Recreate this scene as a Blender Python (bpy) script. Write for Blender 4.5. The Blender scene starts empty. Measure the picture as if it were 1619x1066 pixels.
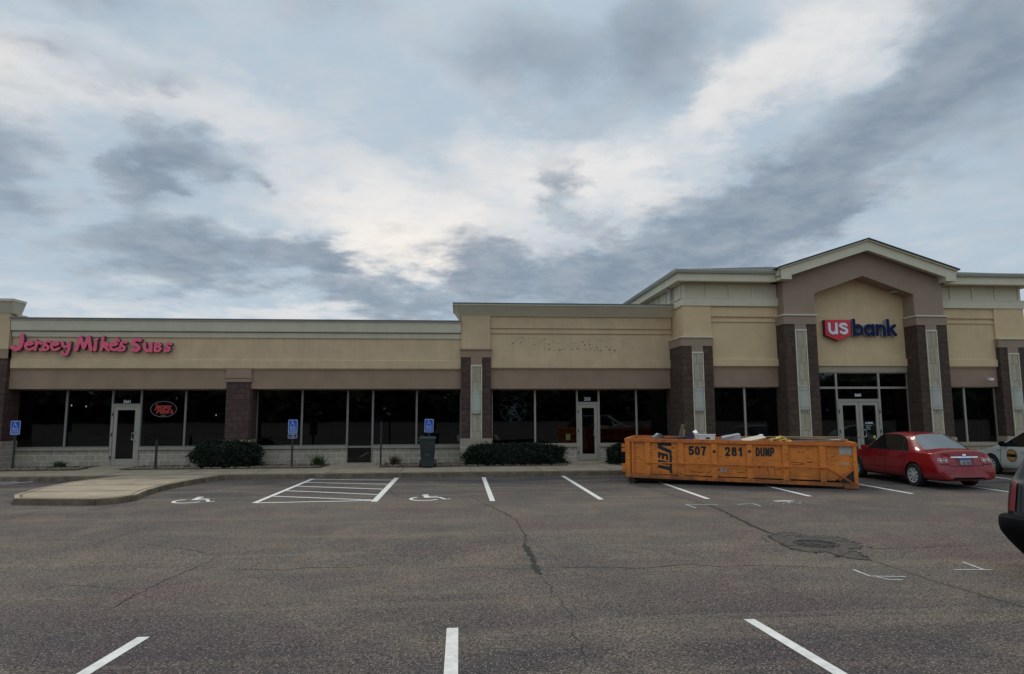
import bpy, bmesh, math, random
from math import sin, cos, pi, radians, sqrt, atan2
from mathutils import Vector, Matrix
from mathutils.bvhtree import BVHTree
import mathutils.geometry as MG
R = random.Random(7)
S = bpy.context.scene
COL = S.collection

# ------------------------------------------------------------------ camera
cam = bpy.data.cameras.new('camera'); co = bpy.data.objects.new('camera', cam); COL.objects.link(co)
cam.sensor_width = 36; cam.lens = 36 * 1040 / 1619; cam.clip_start = .05; cam.clip_end = 3000
yaw, pitch, roll = radians(4.58), radians(6.52), radians(-0.2)
f = Vector((sin(yaw)*cos(pitch), cos(yaw)*cos(pitch), sin(pitch)))
r = Vector((cos(yaw), -sin(yaw), 0)); u = r.cross(f)
r2 = r*cos(roll)+u*sin(roll); u2 = -r*sin(roll)+u*cos(roll)
co.matrix_world = Matrix(((r2.x, u2.x, -f.x, 0), (r2.y, u2.y, -f.y, 0), (r2.z, u2.z, -f.z, 2.1), (0, 0, 0, 1)))
S.camera = co
S.view_settings.view_transform = 'Standard'; S.view_settings.look = 'None'
S.view_settings.exposure = EXPO = 0.0; S.view_settings.gamma = 1
S.render.engine = 'CYCLES'
S.cycles.max_bounces = 6; S.cycles.transparent_max_bounces = 12

# ------------------------------------------------------------------ sky
SUN_EL, SUN_AZ = radians(50), radians(-12)      # azimuth from +Y towards +X
W = bpy.data.worlds.new("World"); S.world = W; W.use_nodes = True
nt = W.node_tree; nt.nodes.clear(); N = nt.nodes.new; LK = nt.links.new
def setin(sock, v):
    if isinstance(v, bpy.types.NodeSocket): LK(v, sock)
    else: sock.default_value = v
def Mth(op, a, b=None, c=None, clamp=False):
    n = N('ShaderNodeMath'); n.operation = op; n.use_clamp = clamp
    setin(n.inputs[0], a)
    if b is not None: setin(n.inputs[1], b)
    if c is not None: setin(n.inputs[2], c)
    return n.outputs[0]
def Rng(v, a, b, c=0., d=1., mode='SMOOTHSTEP'):
    n = N('ShaderNodeMapRange'); n.interpolation_type = mode; n.clamp = True if mode == 'LINEAR' else n.clamp
    setin(n.inputs['Value'], v); n.inputs['From Min'].default_value = a; n.inputs['From Max'].default_value = b
    n.inputs['To Min'].default_value = c; n.inputs['To Max'].default_value = d
    return n.outputs['Result']
def MixC(fac, a, b):
    n = N('ShaderNodeMix'); n.data_type = 'RGBA'
    setin(n.inputs['Factor'], fac); setin(n.inputs['A'], a); setin(n.inputs['B'], b)
    return n.outputs['Result']
def Noise(vec, scale, detail=6, rough=.55, dist=0):
    n = N('ShaderNodeTexNoise'); setin(n.inputs['Vector'], vec); n.inputs['Scale'].default_value = scale
    n.inputs['Detail'].default_value = detail; n.inputs['Roughness'].default_value = rough; n.inputs['Distortion'].default_value = dist
    return n
def XYZ(x, y, z):
    n = N('ShaderNodeCombineXYZ'); setin(n.inputs[0], x); setin(n.inputs[1], y); setin(n.inputs[2], z); return n.outputs[0]
tc = N('ShaderNodeTexCoord').outputs['Generated']
sp = N('ShaderNodeSeparateXYZ'); LK(tc, sp.inputs[0]); dx, dy, dz = sp.outputs
az = Mth('MULTIPLY', Mth('ARCTAN2', dx, dy), 57.29578); el = Mth('MULTIPLY', Mth('ARCSINE', dz), 57.29578)
# overhead cloud plane for the texture, so that clouds flatten towards the horizon
den = Mth('MAXIMUM', Mth('ADD', dz, .16), .05)
pl = XYZ(Mth('DIVIDE', dx, den), Mth('DIVIDE', dy, den), 0.)
wn = N('ShaderNodeSeparateColor'); LK(Noise(pl, 2.8, 8, .6).outputs['Color'], wn.inputs[0])
wf = N('ShaderNodeSeparateColor'); LK(Noise(pl, 7., 8, .62).outputs['Color'], wf.inputs[0])
azw = Mth('ADD', Mth('MULTIPLY_ADD', wn.outputs[0], 13., az), Mth('MULTIPLY', wf.outputs[0], 7.))
elw = Mth('ADD', Mth('MULTIPLY_ADD', wn.outputs[1], 8., el), Mth('MULTIPLY', wf.outputs[1], 3.5))
azw = Mth('SUBTRACT', azw, 10.); elw = Mth('SUBTRACT', elw, 5.75)
vae = XYZ(azw, elw, 0.)
def blob(a, e, w, h, rot=0, k=1.):
    mp = N('ShaderNodeMapping'); mp.vector_type = 'TEXTURE'; setin(mp.inputs['Vector'], vae)
    mp.inputs['Location'].default_value = (a, e, 0); mp.inputs['Rotation'].default_value = (0, 0, radians(rot)); mp.inputs['Scale'].default_value = (w, h, 1)
    g = N('ShaderNodeTexGradient'); g.gradient_type = 'SPHERICAL'; LK(mp.outputs[0], g.inputs[0])
    return Mth('MULTIPLY', g.outputs['Fac'], k)
def total(lst):
    s = None
    for b in lst:
        s = b if s is None else Mth('ADD', s, b)
    return s
DARK = [(-35, 17, 5, 7.5, 0, .95), (-23.0, 19.6, 6.5, 3.2, 12, 1.0), (-25.5, 16.8, 4, 3.4, -15, .8), (-21.5, 12.2, 11.5, 3.2, 3, 1.2), (-13.5, 13.2, 4.5, 2.6, 0, .6),
        (-8.3, 10.2, 8, 3.2, -14, 1.0), (-17.3, 18.4, 2.6, 1.3, -10, .7), (-2, 8.2, 8, 2.6, 0, .6), (1.6, 12.2, 5.5, 4.0, 0, 1.25), (9.5, 18.2, 2.6, 5, 25, .8),
        (10, 11.2, 11, 4.5, 3, 1.1), (20.6, 13.6, 14, 5.6, 14, 1.3), (31, 18.5, 13, 5.6, 36, 1.3), (42, 24.5, 9, 9, 40, 1.2), (48, 14, 8, 5, 0, .4), (35, 9.5, 8, 2.5, 0, .4),
        (5, 29.0, 8, 5, 0, .75), (17, 30.2, 12, 6, 20, .95), (-32, 25, 6, 1.8, 0, .6), (-25, 25.3, 4, 1.4, 10, .5), (-29, 30, 9, 2.2, 0, .6), (-13, 33, 8, 3, 0, .4)]
LIGHT = [(-4, 16.5, 18, 6, -8, .9), (-6, 13.6, 6, 2, 0, .6), (8, 20.5, 11, 4, -10, .9), (-22, 24, 16, 4, -6, .5), (-36, 23, 8, 5, 0, .5), (24, 25, 7, 3, 35, .6), (31, 28, 11, 4, 10, .7), (15, 21, 12, 4, 20, .45), (-25, 7, 18, 3, 0, .35), (-12, 7.4, 9, 1.8, 0, .4), (17, 17.5, 10, 2, 25, .5)]
nz = Noise(pl, 1.6, 9, .6, .3).outputs[0]; nz2 = Noise(pl, 5.5, 10, .64, .1).outputs[0]
front = Rng(dy, -.1, .35)                       # the measured clouds stand in front; elsewhere plain noise clouds
gen = Mth('MULTIPLY', Rng(nz, .47, .66), Mth('SUBTRACT', 1.1, front))
dsum = Mth('ADD', total([blob(*b) for b in DARK]), gen)
dsum = Mth('ADD', dsum, Mth('MULTIPLY_ADD', nz2, 1.35, -.675))
dsum = Mth('ADD', dsum, Mth('MULTIPLY_ADD', nz, .5, -.25))
dens = Rng(dsum, -.08, 1.0)
lsum = Mth('ADD', total([blob(*b) for b in LIGHT]), Mth('MULTIPLY_ADD', nz2, 1.1, -.45))
lit = Rng(lsum, -.05, .85)
basec = MixC(lit, (.47, .57, .66, 1), (.84, .83, .82, 1))
warm = Rng(total([blob(-4.5, 14.5, 11, 5, 0, 1.), blob(-36, 23, 9, 4, 0, .5)]), .0, .9)
basec = MixC(Mth('MULTIPLY', warm, .85), basec, (1.0, .93, .85, 1))
darkc = MixC(Rng(nz2, .3, .7), (.20, .265, .345, 1), (.33, .385, .45, 1))
cl = MixC(Mth('MULTIPLY', dens, .93), basec, darkc)
# overcast skies are brighter overhead than near the horizon
up = Rng(dz, .5, 1., 1., 1.7)
back = Rng(dy, -.7, .1, 1.25, 1.)
lowf = Rng(dz, -.02, .02, .25, 1.)
cs = N('ShaderNodeVectorMath'); cs.operation = 'SCALE'; LK(cl, cs.inputs[0]); LK(Mth('MULTIPLY', Mth('MULTIPLY', up, back), lowf), cs.inputs['Scale'])
sky = N('ShaderNodeTexSky'); sky.sky_type = 'NISHITA'; sky.sun_disc = False; sky.sun_elevation = SUN_EL; sky.sun_rotation = SUN_AZ
b1 = N('ShaderNodeBackground'); LK(sky.outputs[0], b1.inputs[0]); b1.inputs[1].default_value = .06
b2 = N('ShaderNodeBackground'); LK(cs.outputs[0], b2.inputs[0]); b2.inputs[1].default_value = 1.0
ms = N('ShaderNodeMixShader'); ms.inputs[0].default_value = .93; LK(b1.outputs[0], ms.inputs[1]); LK(b2.outputs[0], ms.inputs[2])
wo = N('ShaderNodeOutputWorld'); LK(ms.outputs[0], wo.inputs[0])
W.cycles.sampling_method = 'MANUAL'; W.cycles.sample_map_resolution = 512

sl = bpy.data.lights.new('sun', 'SUN'); sl.energy = 1.3; sl.angle = radians(16); sl.color = (1, .90, .76)
so = bpy.data.objects.new('sun', sl); COL.objects.link(so)
sd = Vector((sin(SUN_AZ)*cos(SUN_EL), cos(SUN_AZ)*cos(SUN_EL), sin(SUN_EL)))
so.rotation_euler = sd.to_track_quat('Z', 'Y').to_euler()

# ------------------------------------------------------------------ materials
def newmat(name):
    global nt, N, LK
    m = bpy.data.materials.new(name); m.use_nodes = True; nt = m.node_tree; N = nt.nodes.new; LK = nt.links.new
    b = nt.nodes['Principled BSDF']; return m, b
def c4(c): return (c[0], c[1], c[2], 1)
def coords(): return N('ShaderNodeTexCoord').outputs['Object']
def bumpy(b, h, strength, dist=.01):
    n = N('ShaderNodeBump'); n.inputs['Strength'].default_value = strength; n.inputs['Distance'].default_value = dist
    LK(h, n.inputs['Height']); LK(n.outputs[0], b.inputs['Normal'])
def mat(name, col, rough=.7, var=.12, scale=3., bump=0., bscale=60., metal=0., spec=.5, streak=0., coat=0.):
    m, b = newmat(name); v = coords()
    b.inputs['Roughness'].default_value = rough; b.inputs['Metallic'].default_value = metal; b.inputs['Specular IOR Level'].default_value = spec
    b.inputs['Coat Weight'].default_value = coat; b.inputs['Coat Roughness'].default_value = .04
    nn = Rng(Noise(v, scale, 7, .62).outputs[0], .3, .7, 0, 1, 'LINEAR')
    lo = [x*(1-var) for x in col]; hi = [min(1, x*(1+var)) for x in col]
    c = MixC(nn, c4(lo), c4(hi))
    if streak:
        mp = N('ShaderNodeMapping'); LK(v, mp.inputs[0]); mp.inputs['Scale'].default_value = (2.2, 2.2, .25)
        s2 = Rng(Noise(mp.outputs[0], 3., 6, .65).outputs[0], .5, .78)
        c = MixC(Mth('MULTIPLY', s2, streak), c, c4([x*.55 for x in col]))
    LK(c, b.inputs['Base Color'])
    if bump: bumpy(b, Noise(v, bscale, 4, .6).outputs[0], bump)
    return m
def brickmat(name, c1, c2, mortar, bw, bh, ms_, bump, rough=.85, var=.5, nscale=9.):
    m, b = newmat(name); v = coords(); s = N('ShaderNodeSeparateXYZ'); LK(v, s.inputs[0])
    uv = XYZ(Mth('ADD', s.outputs[0], s.outputs[1]), s.outputs[2], 0.)
    br = N('ShaderNodeTexBrick'); LK(uv, br.inputs['Vector']); br.inputs['Scale'].default_value = 1
    br.inputs['Color1'].default_value = c4(c1); br.inputs['Color2'].default_value = c4(c2); br.inputs['Mortar'].default_value = c4(mortar)
    br.inputs['Mortar Size'].default_value = ms_; br.inputs['Mortar Smooth'].default_value = .25; br.inputs['Brick Width'].default_value = bw; br.inputs['Row Height'].default_value = bh
    n1 = Noise(v, nscale, 8, .7).outputs[0]
    k = N('ShaderNodeVectorMath'); k.operation = 'SCALE'; LK(br.outputs['Color'], k.inputs[0]); LK(Rng(n1, .25, .75, 1-var, 1+var, 'LINEAR'), k.inputs['Scale'])
    LK(k.outputs[0], b.inputs['Base Color']); b.inputs['Roughness'].default_value = rough
    h = Mth('ADD', Mth('MULTIPLY', br.outputs['Fac'], -1.), Mth('MULTIPLY', Noise(v, nscale*3, 6, .7).outputs[0], .9))
    bumpy(b, h, bump, .02)
    return m
def glassmat(name, tint, gl=1., rough=.02, wav=.004, mixk=1.0, ior=1.55):
    m, b = newmat(name); nt.nodes.remove(b)
    t = N('ShaderNodeBsdfTransparent'); t.inputs[0].default_value = c4(tint)
    g = N('ShaderNodeBsdfGlossy'); g.inputs['Roughness'].default_value = rough; g.inputs[0].default_value = (gl, gl, gl, 1)
    fr = N('ShaderNodeFresnel'); fr.inputs['IOR'].default_value = ior
    bp = N('ShaderNodeBump'); bp.inputs['Strength'].default_value = .25; bp.inputs['Distance'].default_value = wav
    LK(Noise(coords(), .9, 2, .5).outputs[0], bp.inputs['Height']); LK(bp.outputs[0], g.inputs['Normal']); LK(bp.outputs[0], fr.inputs['Normal'])
    mx = N('ShaderNodeMixShader'); LK(Mth('MULTIPLY', fr.outputs[0], mixk, clamp=True), mx.inputs[0]); LK(t.outputs[0], mx.inputs[1]); LK(g.outputs[0], mx.inputs[2])
    LK(mx.outputs[0], nt.nodes['Material Output'].inputs['Surface']); return m
def emit(name, col, s):
    m, b = newmat(name); b.inputs['Base Color'].default_value = c4(col); b.inputs['Emission Color'].default_value = c4(col); b.inputs['Emission Strength'].default_value = s; return m
M = {}
M['stucco'] = mat('stucco_yellow', (.58, .43, .265), .9, .10, 1.3, .35, 70, streak=.28)
M['stucco_bank'] = mat('stucco_gold', (.63, .465, .27), .9, .08, 1.3, .35, 70, streak=.2)
M['mauve'] = mat('stucco_mauve', (.30, .205, .142), .9, .12, 1.1, .35, 70, streak=.28)
M['mauve_bank'] = mat('stucco_taupe', (.31, .222, .162), .9, .07, 1.1, .25, 90, streak=.12)
M['trim'] = mat('trim_greygreen', (.58, .535, .40), .8, .06, 1.7, .12, 70, streak=.25)
M['trim_bank'] = mat('trim_cream', (.63, .575, .425), .8, .05, 1.7, .12, 70, streak=.18)
M['coping'] = mat('metal_coping', (.12, .14, .15), .45, .1, 3, metal=.4)
M['brick'] = brickmat('dark_brick', (.062, .032, .028), (.090, .044, .036), (.046, .032, .028), .42, .205, .012, .9, var=.6, nscale=7)
M['brick_bank'] = brickmat('brown_brick', (.058, .036, .024), (.082, .05, .033), (.040, .030, .024), .42, .205, .010, .9, var=.6, nscale=7)
M['block'] = brickmat('tan_block', (.40, .345, .27), (.33, .28, .215), (.50, .45, .37), .42, .215, .02, .6, var=.22, nscale=11)
M['stone'] = brickmat('stone_panel', (.42, .37, .28), (.36, .31, .23), (.17, .14, .1), .21, .62, .008, .35, var=.15, nscale=9)
M['ledge'] = mat('cast_stone', (.36, .29, .21), .85, .12, 6, .3, 50)
M['frame'] = mat('aluminium_frame', (.22, .22, .20), .45, .08, 5, metal=.35)
M['doorframe'] = mat('door_frame_metal', (.36, .34, .28), .42, .06, 4, metal=.3)
M['darkmetal'] = mat('dark_metal', (.02, .02, .022), .5, .2, 8)
M['steel'] = mat('brushed_steel', (.5, .5, .48), .3, .05, 8, metal=.9)
M['glass'] = glassmat('shop_glass', (.30, .38, .42), .9, ior=1.62)
M['glass_bank'] = glassmat('bank_glass', (.25, .38, .34), .9, ior=1.62)
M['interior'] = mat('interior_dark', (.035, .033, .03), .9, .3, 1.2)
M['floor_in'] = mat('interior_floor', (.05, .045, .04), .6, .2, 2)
M['roof'] = mat('roof_shingle', (.04, .046, .058), .9, .35, 14, .5, 30)
M['sconce'] = mat('sconce_shell', (.42, .43, .37), .5, .05, 6)
M['white'] = mat('white_plastic', (.72, .74, .75), .5, .06, 6)
M['red_sign'] = mat('red_sign_face', (.82, .12, .20), .35, .08, 5)
M['sign_return'] = mat('sign_return', (.10, .05, .12), .5, .1, 5)
M['bank_red'] = mat('bank_red_face', (.66, .02, .04), .35, .05, 5)
M['bank_navy'] = mat('bank_navy_face', (.003, .010, .060), .5, .1, 5, spec=.2)
M['sign_white'] = mat('sign_white_face', (.72, .75, .78), .4, .04, 5)
M['bulb'] = emit('bulb', (1, .85, .65), .9)
M['bulb_warm'] = emit('bulb_warm', (1, .5, .2), 2.)
M['ceil_lamp'] = emit('ceiling_lamp', (.95, 1, .95), 3.)
M['neon'] = emit('neon_red', (.45, .04, .04), .04)
M['neon_ring'] = mat('neon_ring', (.16, .17, .17), .4)
M['decal'] = mat('window_decal', (.035, .052, .055), .6)
M['hole'] = mat('anchor_hole', (.06, .045, .03), .9, .4)

def asphalt():
    m, b = newmat('asphalt'); v = coords(); s = N('ShaderNodeSeparateXYZ'); LK(v, s.inputs[0])
    big = Noise(v, .16, 6, .6).outputs[0]; mid = Noise(v, .8, 6, .65, .4).outputs[0]
    agg = Noise(v, 42., 5, .85).outputs[0]; vo = N('ShaderNodeTexVoronoi'); LK(v, vo.inputs[0]); vo.inputs['Scale'].default_value = 46
    base = MixC(Rng(big, .35, .65), (.116, .095, .078, 1), (.082, .070, .064, 1))
    base = MixC(Rng(mid, .42, .70), base, (.150, .116, .086, 1))
    pk = Rng(Noise(v, .45, 5, .6).outputs[0], .50, .64, 0, .6); base = MixC(pk, base, (.112, .072, .070, 1))
    # newer dark sealing along the stalls by the walk, and around the near stalls
    mp = N('ShaderNodeMapping'); LK(v, mp.inputs[0]); mp.inputs['Scale'].default_value = (.35, 1.5, 1)
    st = Noise(mp.outputs[0], .8, 7, .65, .5).outputs[0]
    z1 = Rng(s.outputs[1], 15.2, 18.5); seal = Mth('MULTIPLY', z1, Rng(st, .38, .62))
    base = MixC(Mth('MULTIPLY', seal, .85), base, (.045, .044, .047, 1))
    z2 = Rng(s.outputs[1], 8.8, 5.4); z2n = Mth('MULTIPLY', z2, Rng(Noise(v, .5, 5, .6).outputs[0], .36, .62, .2, 1.))
    base = MixC(Mth('MULTIPLY', z2n, .75), base, (.046, .038, .042, 1))
    wl = N('ShaderNodeMapping'); LK(v, wl.inputs[0]); wl.inputs['Scale'].default_value = (.12, 1.1, 1); base = MixC(Rng(Noise(wl.outputs[0], 1.2, 6, .6, .6).outputs[0], .50, .70, 0, .55), base, (.175, .140, .098, 1))
    oil = Mth('MULTIPLY', Rng(Noise(v, 1.1, 4, .6).outputs[0], .66, .78), .45); base = MixC(oil, base, (.035, .032, .03, 1))
    k = N('ShaderNodeVectorMath'); k.operation = 'SCALE'; LK(base, k.inputs[0]); LK(Rng(agg, .41, .59, .20, 1.75, 'LINEAR'), k.inputs['Scale'])
    grain = MixC(Rng(vo.outputs['Distance'], .42, .10, 0, .9), k.outputs[0], (.40, .34, .29, 1))
    cc = N('ShaderNodeSeparateColor'); LK(vo.outputs['Color'], cc.inputs[0])
    fin = MixC(Rng(cc.outputs[0], .64, .67), k.outputs[0], grain)
    LK(fin, b.inputs['Base Color']); b.inputs['Roughness'].default_value = .93; b.inputs['Specular IOR Level'].default_value = .25
    bumpy(b, Mth('ADD', agg, Mth('MULTIPLY', vo.outputs['Distance'], -.8)), .7, .006); return m
M['asphalt'] = asphalt()
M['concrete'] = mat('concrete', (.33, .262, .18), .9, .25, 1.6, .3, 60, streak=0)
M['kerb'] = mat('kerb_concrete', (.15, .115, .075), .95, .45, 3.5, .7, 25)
M['crack'] = mat('crack_filler', (.020, .017, .015), .95, .3, 12)
M['moss'] = mat('mossy_seam', (.05, .047, .025), .95, .35, 6)
M['patch'] = mat('patch_asphalt', (.076, .061, .050), .95, .95, 30, 1., 60)
M['chalk'] = mat('chalk_paint', (.50, .50, .48), .9, .3, 14)
M['iron'] = mat('cast_iron', (.03, .026, .023), .6, .3, 20, .4, 60, metal=.3)
M['mulch'] = mat('mulch_soil', (.08, .05, .035), .95, .4, 14, .8, 30)
M['rock'] = mat('river_rock', (.20, .15, .115), .85, .5, 9, .3, 30)
def paintmat():
    m, b = newmat('road_paint'); v = coords()
    w = Rng(Noise(v, 30., 6, .75).outputs[0], .30, .40); g = Rng(Noise(v, 9., 8, .75).outputs[0], .3, .7, .52, .82, 'LINEAR')
    c = MixC(w, (.16, .145, .125, 1), XYZ(g, Mth('MULTIPLY', g, .975), Mth('MULTIPLY', g, .90))); LK(c, b.inputs['Base Color']); b.inputs['Roughness'].default_value = .8; bumpy(b, Noise(v, 75., 3, .7).outputs[0], .4, .005); return m
M['paint'] = paintmat()

# ------------------------------------------------------------------ mesh helpers
class MB:
    def __init__(s): s.v = []; s.f = []
    def add(s, vs, fs):
        o = len(s.v); s.v += [tuple(p) for p in vs]; s.f += [tuple(i+o for i in q) for q in fs]; return s
    def box(s, x0, x1, y0, y1, z0, z1):
        return s.add([(x0,y0,z0),(x1,y0,z0),(x1,y1,z0),(x0,y1,z0),(x0,y0,z1),(x1,y0,z1),(x1,y1,z1),(x0,y1,z1)],
              [(3,2,1,0),(4,5,6,7),(0,1,5,4),(1,2,6,5),(2,3,7,6),(3,0,4,7)])
    def rbox(s, c, sz, rot=(0,0,0), jit=0):
        m = Matrix.Translation(c) @ (Matrix.Rotation(rot[2],4,'Z') @ Matrix.Rotation(rot[1],4,'Y') @ Matrix.Rotation(rot[0],4,'X'))
        o = len(s.v); a, b, d = [q/2 for q in sz]; s.box(-a, a, -b, b, -d, d)
        for i in range(o, len(s.v)): s.v[i] = tuple(m @ (Vector(s.v[i]) + Vector([R.uniform(-jit, jit) for _ in range(3)])))
        return s
    def prism(s, poly, a, b, plane='xz'):
        """closed 2D outline pushed from a to b along the third axis"""
        poly = list(poly); n = len(poly)
        ar = sum(poly[i][0]*poly[(i+1)%n][1]-poly[(i+1)%n][0]*poly[i][1] for i in range(n))
        if ar < 0: poly.reverse()
        def P(p, t): return {'xz': (p[0], t, p[1]), 'xy': (p[0], p[1], t), 'yz': (t, p[0], p[1])}[plane]
        tri = MG.tessellate_polygon([[Vector((p[0], p[1], 0)) for p in poly]])
        vs = [P(p, a) for p in poly] + [P(p, b) for p in poly]
        fs = [tuple(t) for t in tri] + [tuple(i+n for i in reversed(t)) for t in tri] + [((i+1)%n, i, i+n, (i+1)%n+n) for i in range(n)]
        return s.add(vs, fs)
    def tube(s, pts, rad, n=8, cap=True, r1=None):
        pts = [Vector(p) for p in pts]; o = len(s.v); m = len(pts); ref = None
        for i, p in enumerate(pts):
            t = (pts[min(i+1, m-1)] - pts[max(i-1, 0)]).normalized()
            if ref is None: ref = Vector((0,0,1)) if abs(t.z) < .9 else Vector((1,0,0))
            a = t.cross(ref).normalized(); b = t.cross(a).normalized(); rr = rad if r1 is None else rad + (r1-rad)*i/(m-1)
            for k in range(n):
                th = 2*pi*k/n; s.v.append(tuple(p + a*cos(th)*rr + b*sin(th)*rr))
        for i in range(m-1):
            for k in range(n):
                s.f.append((o+i*n+k, o+i*n+(k+1)%n, o+(i+1)*n+(k+1)%n, o+(i+1)*n+k))
        if cap: s.f.append(tuple(o+k for k in reversed(range(n)))); s.f.append(tuple(o+(m-1)*n+k for k in range(n)))
        return s
    def lathe(s, prof, c, axis='z', n=24):
        """prof: (radius, height) pairs"""
        o = len(s.v); c = Vector(c)
        for (rr, h) in prof:
            for k in range(n):
                th = 2*pi*k/n
                q = {'z': (rr*cos(th), rr*sin(th), h), 'x': (h, rr*cos(th), rr*sin(th)), 'y': (rr*sin(th), h, rr*cos(th))}[axis]
                s.v.append(tuple(c + Vector(q)))
        for i in range(len(prof)-1):
            for k in range(n): s.f.append((o+i*n+k, o+i*n+(k+1)%n, o+(i+1)*n+(k+1)%n, o+(i+1)*n+k))
        s.f.append(tuple(o+k for k in reversed(range(n)))); s.f.append(tuple(o+(len(prof)-1)*n+k for k in range(n)))
        return s
    def ribbon(s, pts, w, z):
        """flat strip on the ground plane; w number or per-point list; z function"""
        n = len(pts); o = len(s.v)
        for i, p in enumerate(pts):
            a = pts[max(i-1,0)]; b = pts[min(i+1,n-1)]; d = Vector((b[0]-a[0], b[1]-a[1])); d = d.normalized() if d.length else Vector((1,0))
            ww = (w[i] if isinstance(w, (list, tuple)) else w)/2; q = Vector((-d.y, d.x))*ww
            s.v.append((p[0]+q.x, p[1]+q.y, z(p[1]+q.y))); s.v.append((p[0]-q.x, p[1]-q.y, z(p[1]-q.y)))
        for i in range(n-1): s.f.append((o+2*i+1, o+2*i+3, o+2*i+2, o+2*i))
        return s
    def stroke(s, pts, w, y0, y1, cap=True):
        """thick pen stroke in the xz plane, front at y0, back at y1, every piece a hair off the last"""
        for i in range(len(pts)-1):
            a = Vector(pts[i]); b = Vector(pts[i+1]); d = (b-a)
            if d.length < 1e-6: continue
            q = Vector((-d.y, d.x)).normalized()*w/2; e = R.uniform(0, .0016)
            s.prism([a+q, a-q, b-q, b+q], y0-e, y1, 'xz')
        if cap:
            for p in pts:
                e = R.uniform(.0017, .0032); s.prism([(p[0]+w/2*cos(t*pi/7), p[1]+w/2*sin(t*pi/7)) for t in range(14)], y0-e, y1, 'xz')
        return s
    def build(s, name, m, parent=None, smooth=False, local=False, bevel=0):
        me = bpy.data.meshes.new(name); off = Vector((0,0,0))
        if parent is not None and not local: off = RL.get(parent.name, Vector((0,0,0)))
        me.from_pydata([tuple(Vector(p)-off) for p in s.v], [], s.f); me.materials.append(m if not isinstance(m, str) else M[m])
        if bevel:
            bm = bmesh.new(); bm.from_mesh(me); bmesh.ops.bevel(bm, geom=[e for e in bm.edges if len(e.link_faces) == 2 and e.calc_face_angle(0) > .6], offset=bevel, segments=2, affect='EDGES', clamp_overlap=True); bm.to_mesh(me); bm.free()
        if smooth:
            for p in me.polygons: p.use_smooth = True
            me.set_sharp_from_angle(angle=radians(40))
        o = bpy.data.objects.new(name, me); COL.objects.link(o)
        if parent is not None:
            o.parent = parent
            if not local: RL[o.name] = off
        return o
RL = {}
def tag(o, label=None, cat=None, group=None, kind=None):
    if label: o['label'] = label
    if cat: o['category'] = cat
    if group: o['group'] = group
    if kind: o['kind'] = kind
    return o
def thing(name, loc, label, cat, group=None, rz=0):
    o = bpy.data.objects.new(name, None); COL.objects.link(o); o.location = loc; o.rotation_euler = (0, 0, rz); RL[o.name] = Vector(loc)
    return tag(o, label, cat, group)
def single(mb, name, m, label, cat, group=None, origin=None, **k):
    """a thing that is one mesh, its origin at its base"""
    if origin is None:
        xs = [p[0] for p in mb.v]; ys = [p[1] for p in mb.v]; zs = [p[2] for p in mb.v]; origin = ((min(xs)+max(xs))/2, (min(ys)+max(ys))/2, min(zs))
    mb.v = [(p[0]-origin[0], p[1]-origin[1], p[2]-origin[2]) for p in mb.v]
    o = mb.build(name, m, **k); o.location = origin; RL[o.name] = Vector(origin); return tag(o, label, cat, group)
def gz(y):
    y = max(y, 0.); q = 9-y; return .05*(q+sqrt(q*q+1))/2
_fc = {}
def text_mb(mb, txt, size, fn, ext=.004, off=0., sx=1., shear=0., space=1.):
    """fn maps (u, v, w) -> world; w is 0 front .. -ext back; u centred, v from baseline"""
    key = (txt, size, off, shear, space, ext)
    if key not in _fc:
        cu = bpy.data.curves.new('t', 'FONT'); cu.body = txt; cu.size = size; cu.extrude = ext/2; cu.offset = off; cu.shear = shear; cu.align_x = 'CENTER'; cu.space_character = space; cu.resolution_u = 4
        ob = bpy.data.objects.new('t', cu); COL.objects.link(ob); dg = bpy.context.evaluated_depsgraph_get(); me = bpy.data.meshes.new_from_object(ob.evaluated_get(dg))
        _fc[key] = ([tuple(v.co) for v in me.vertices], [tuple(p.vertices) for p in me.polygons])
        bpy.data.objects.remove(ob); bpy.data.curves.remove(cu); bpy.data.meshes.remove(me)
    vs, fs = _fc[key]
    return mb.add([fn(p[0]*sx, p[1], p[2]-ext/2) for p in vs], fs)
def facing(x, y, z):             # text standing on a wall that faces -Y
    return lambda a, b, w: (x+a, y-w, z+b)

# ------------------------------------------------------------------ ground
ys = [-600, -200, -60, -20, -5, 0] + [i*.5 for i in range(1, 32)] + [18, 22, 30, 60, 150, 600]
xs = [-600, -150, -40, -12, 0, 12, 40, 150, 600]
g = MB(); g.v = [(x, y, gz(y)) for y in ys for x in xs]; nx = len(xs)
g.f = [(j*nx+i, j*nx+i+1, (j+1)*nx+i+1, (j+1)*nx+i) for j in range(len(ys)-1) for i in range(nx-1)]
lot = tag(g.build('parking_lot', 'asphalt', smooth=True), 'cracked brown grey asphalt car park in front of the shops', None, kind='structure')
def onlot(h): return lambda y: gz(y)+h
def paint(pts_list, w, name='parking_line', m='paint', h=.004):
    mb = MB()
    for pts in pts_list:
        if len(pts) == 2:
            k = max(2, int(abs(pts[1][1]-pts[0][1])/.5)+1); pts = [(pts[0][0]+(pts[1][0]-pts[0][0])*i/k, pts[0][1]+(pts[1][1]-pts[0][1])*i/k) for i in range(k+1)]
        mb.ribbon(pts, w, onlot(h))
    return mb.build(name, m, lot)
for (x, a, b) in [(-2.0, 16.15, 21.9), (.80, 15.95, 21.75), (3.42, 15.95, 21.9), (6.0, 15.8, 21.9), (8.68, 16.0, 21.9), (11.5, 16.2, 21.9), (14.2, 16.3, 21.9), (16.9, 16.3, 21.9), (19.6, 16.3, 21.9)]:
    paint([[(x, a), (x, b)]], .125 if x != -2.0 else .15)
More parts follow.
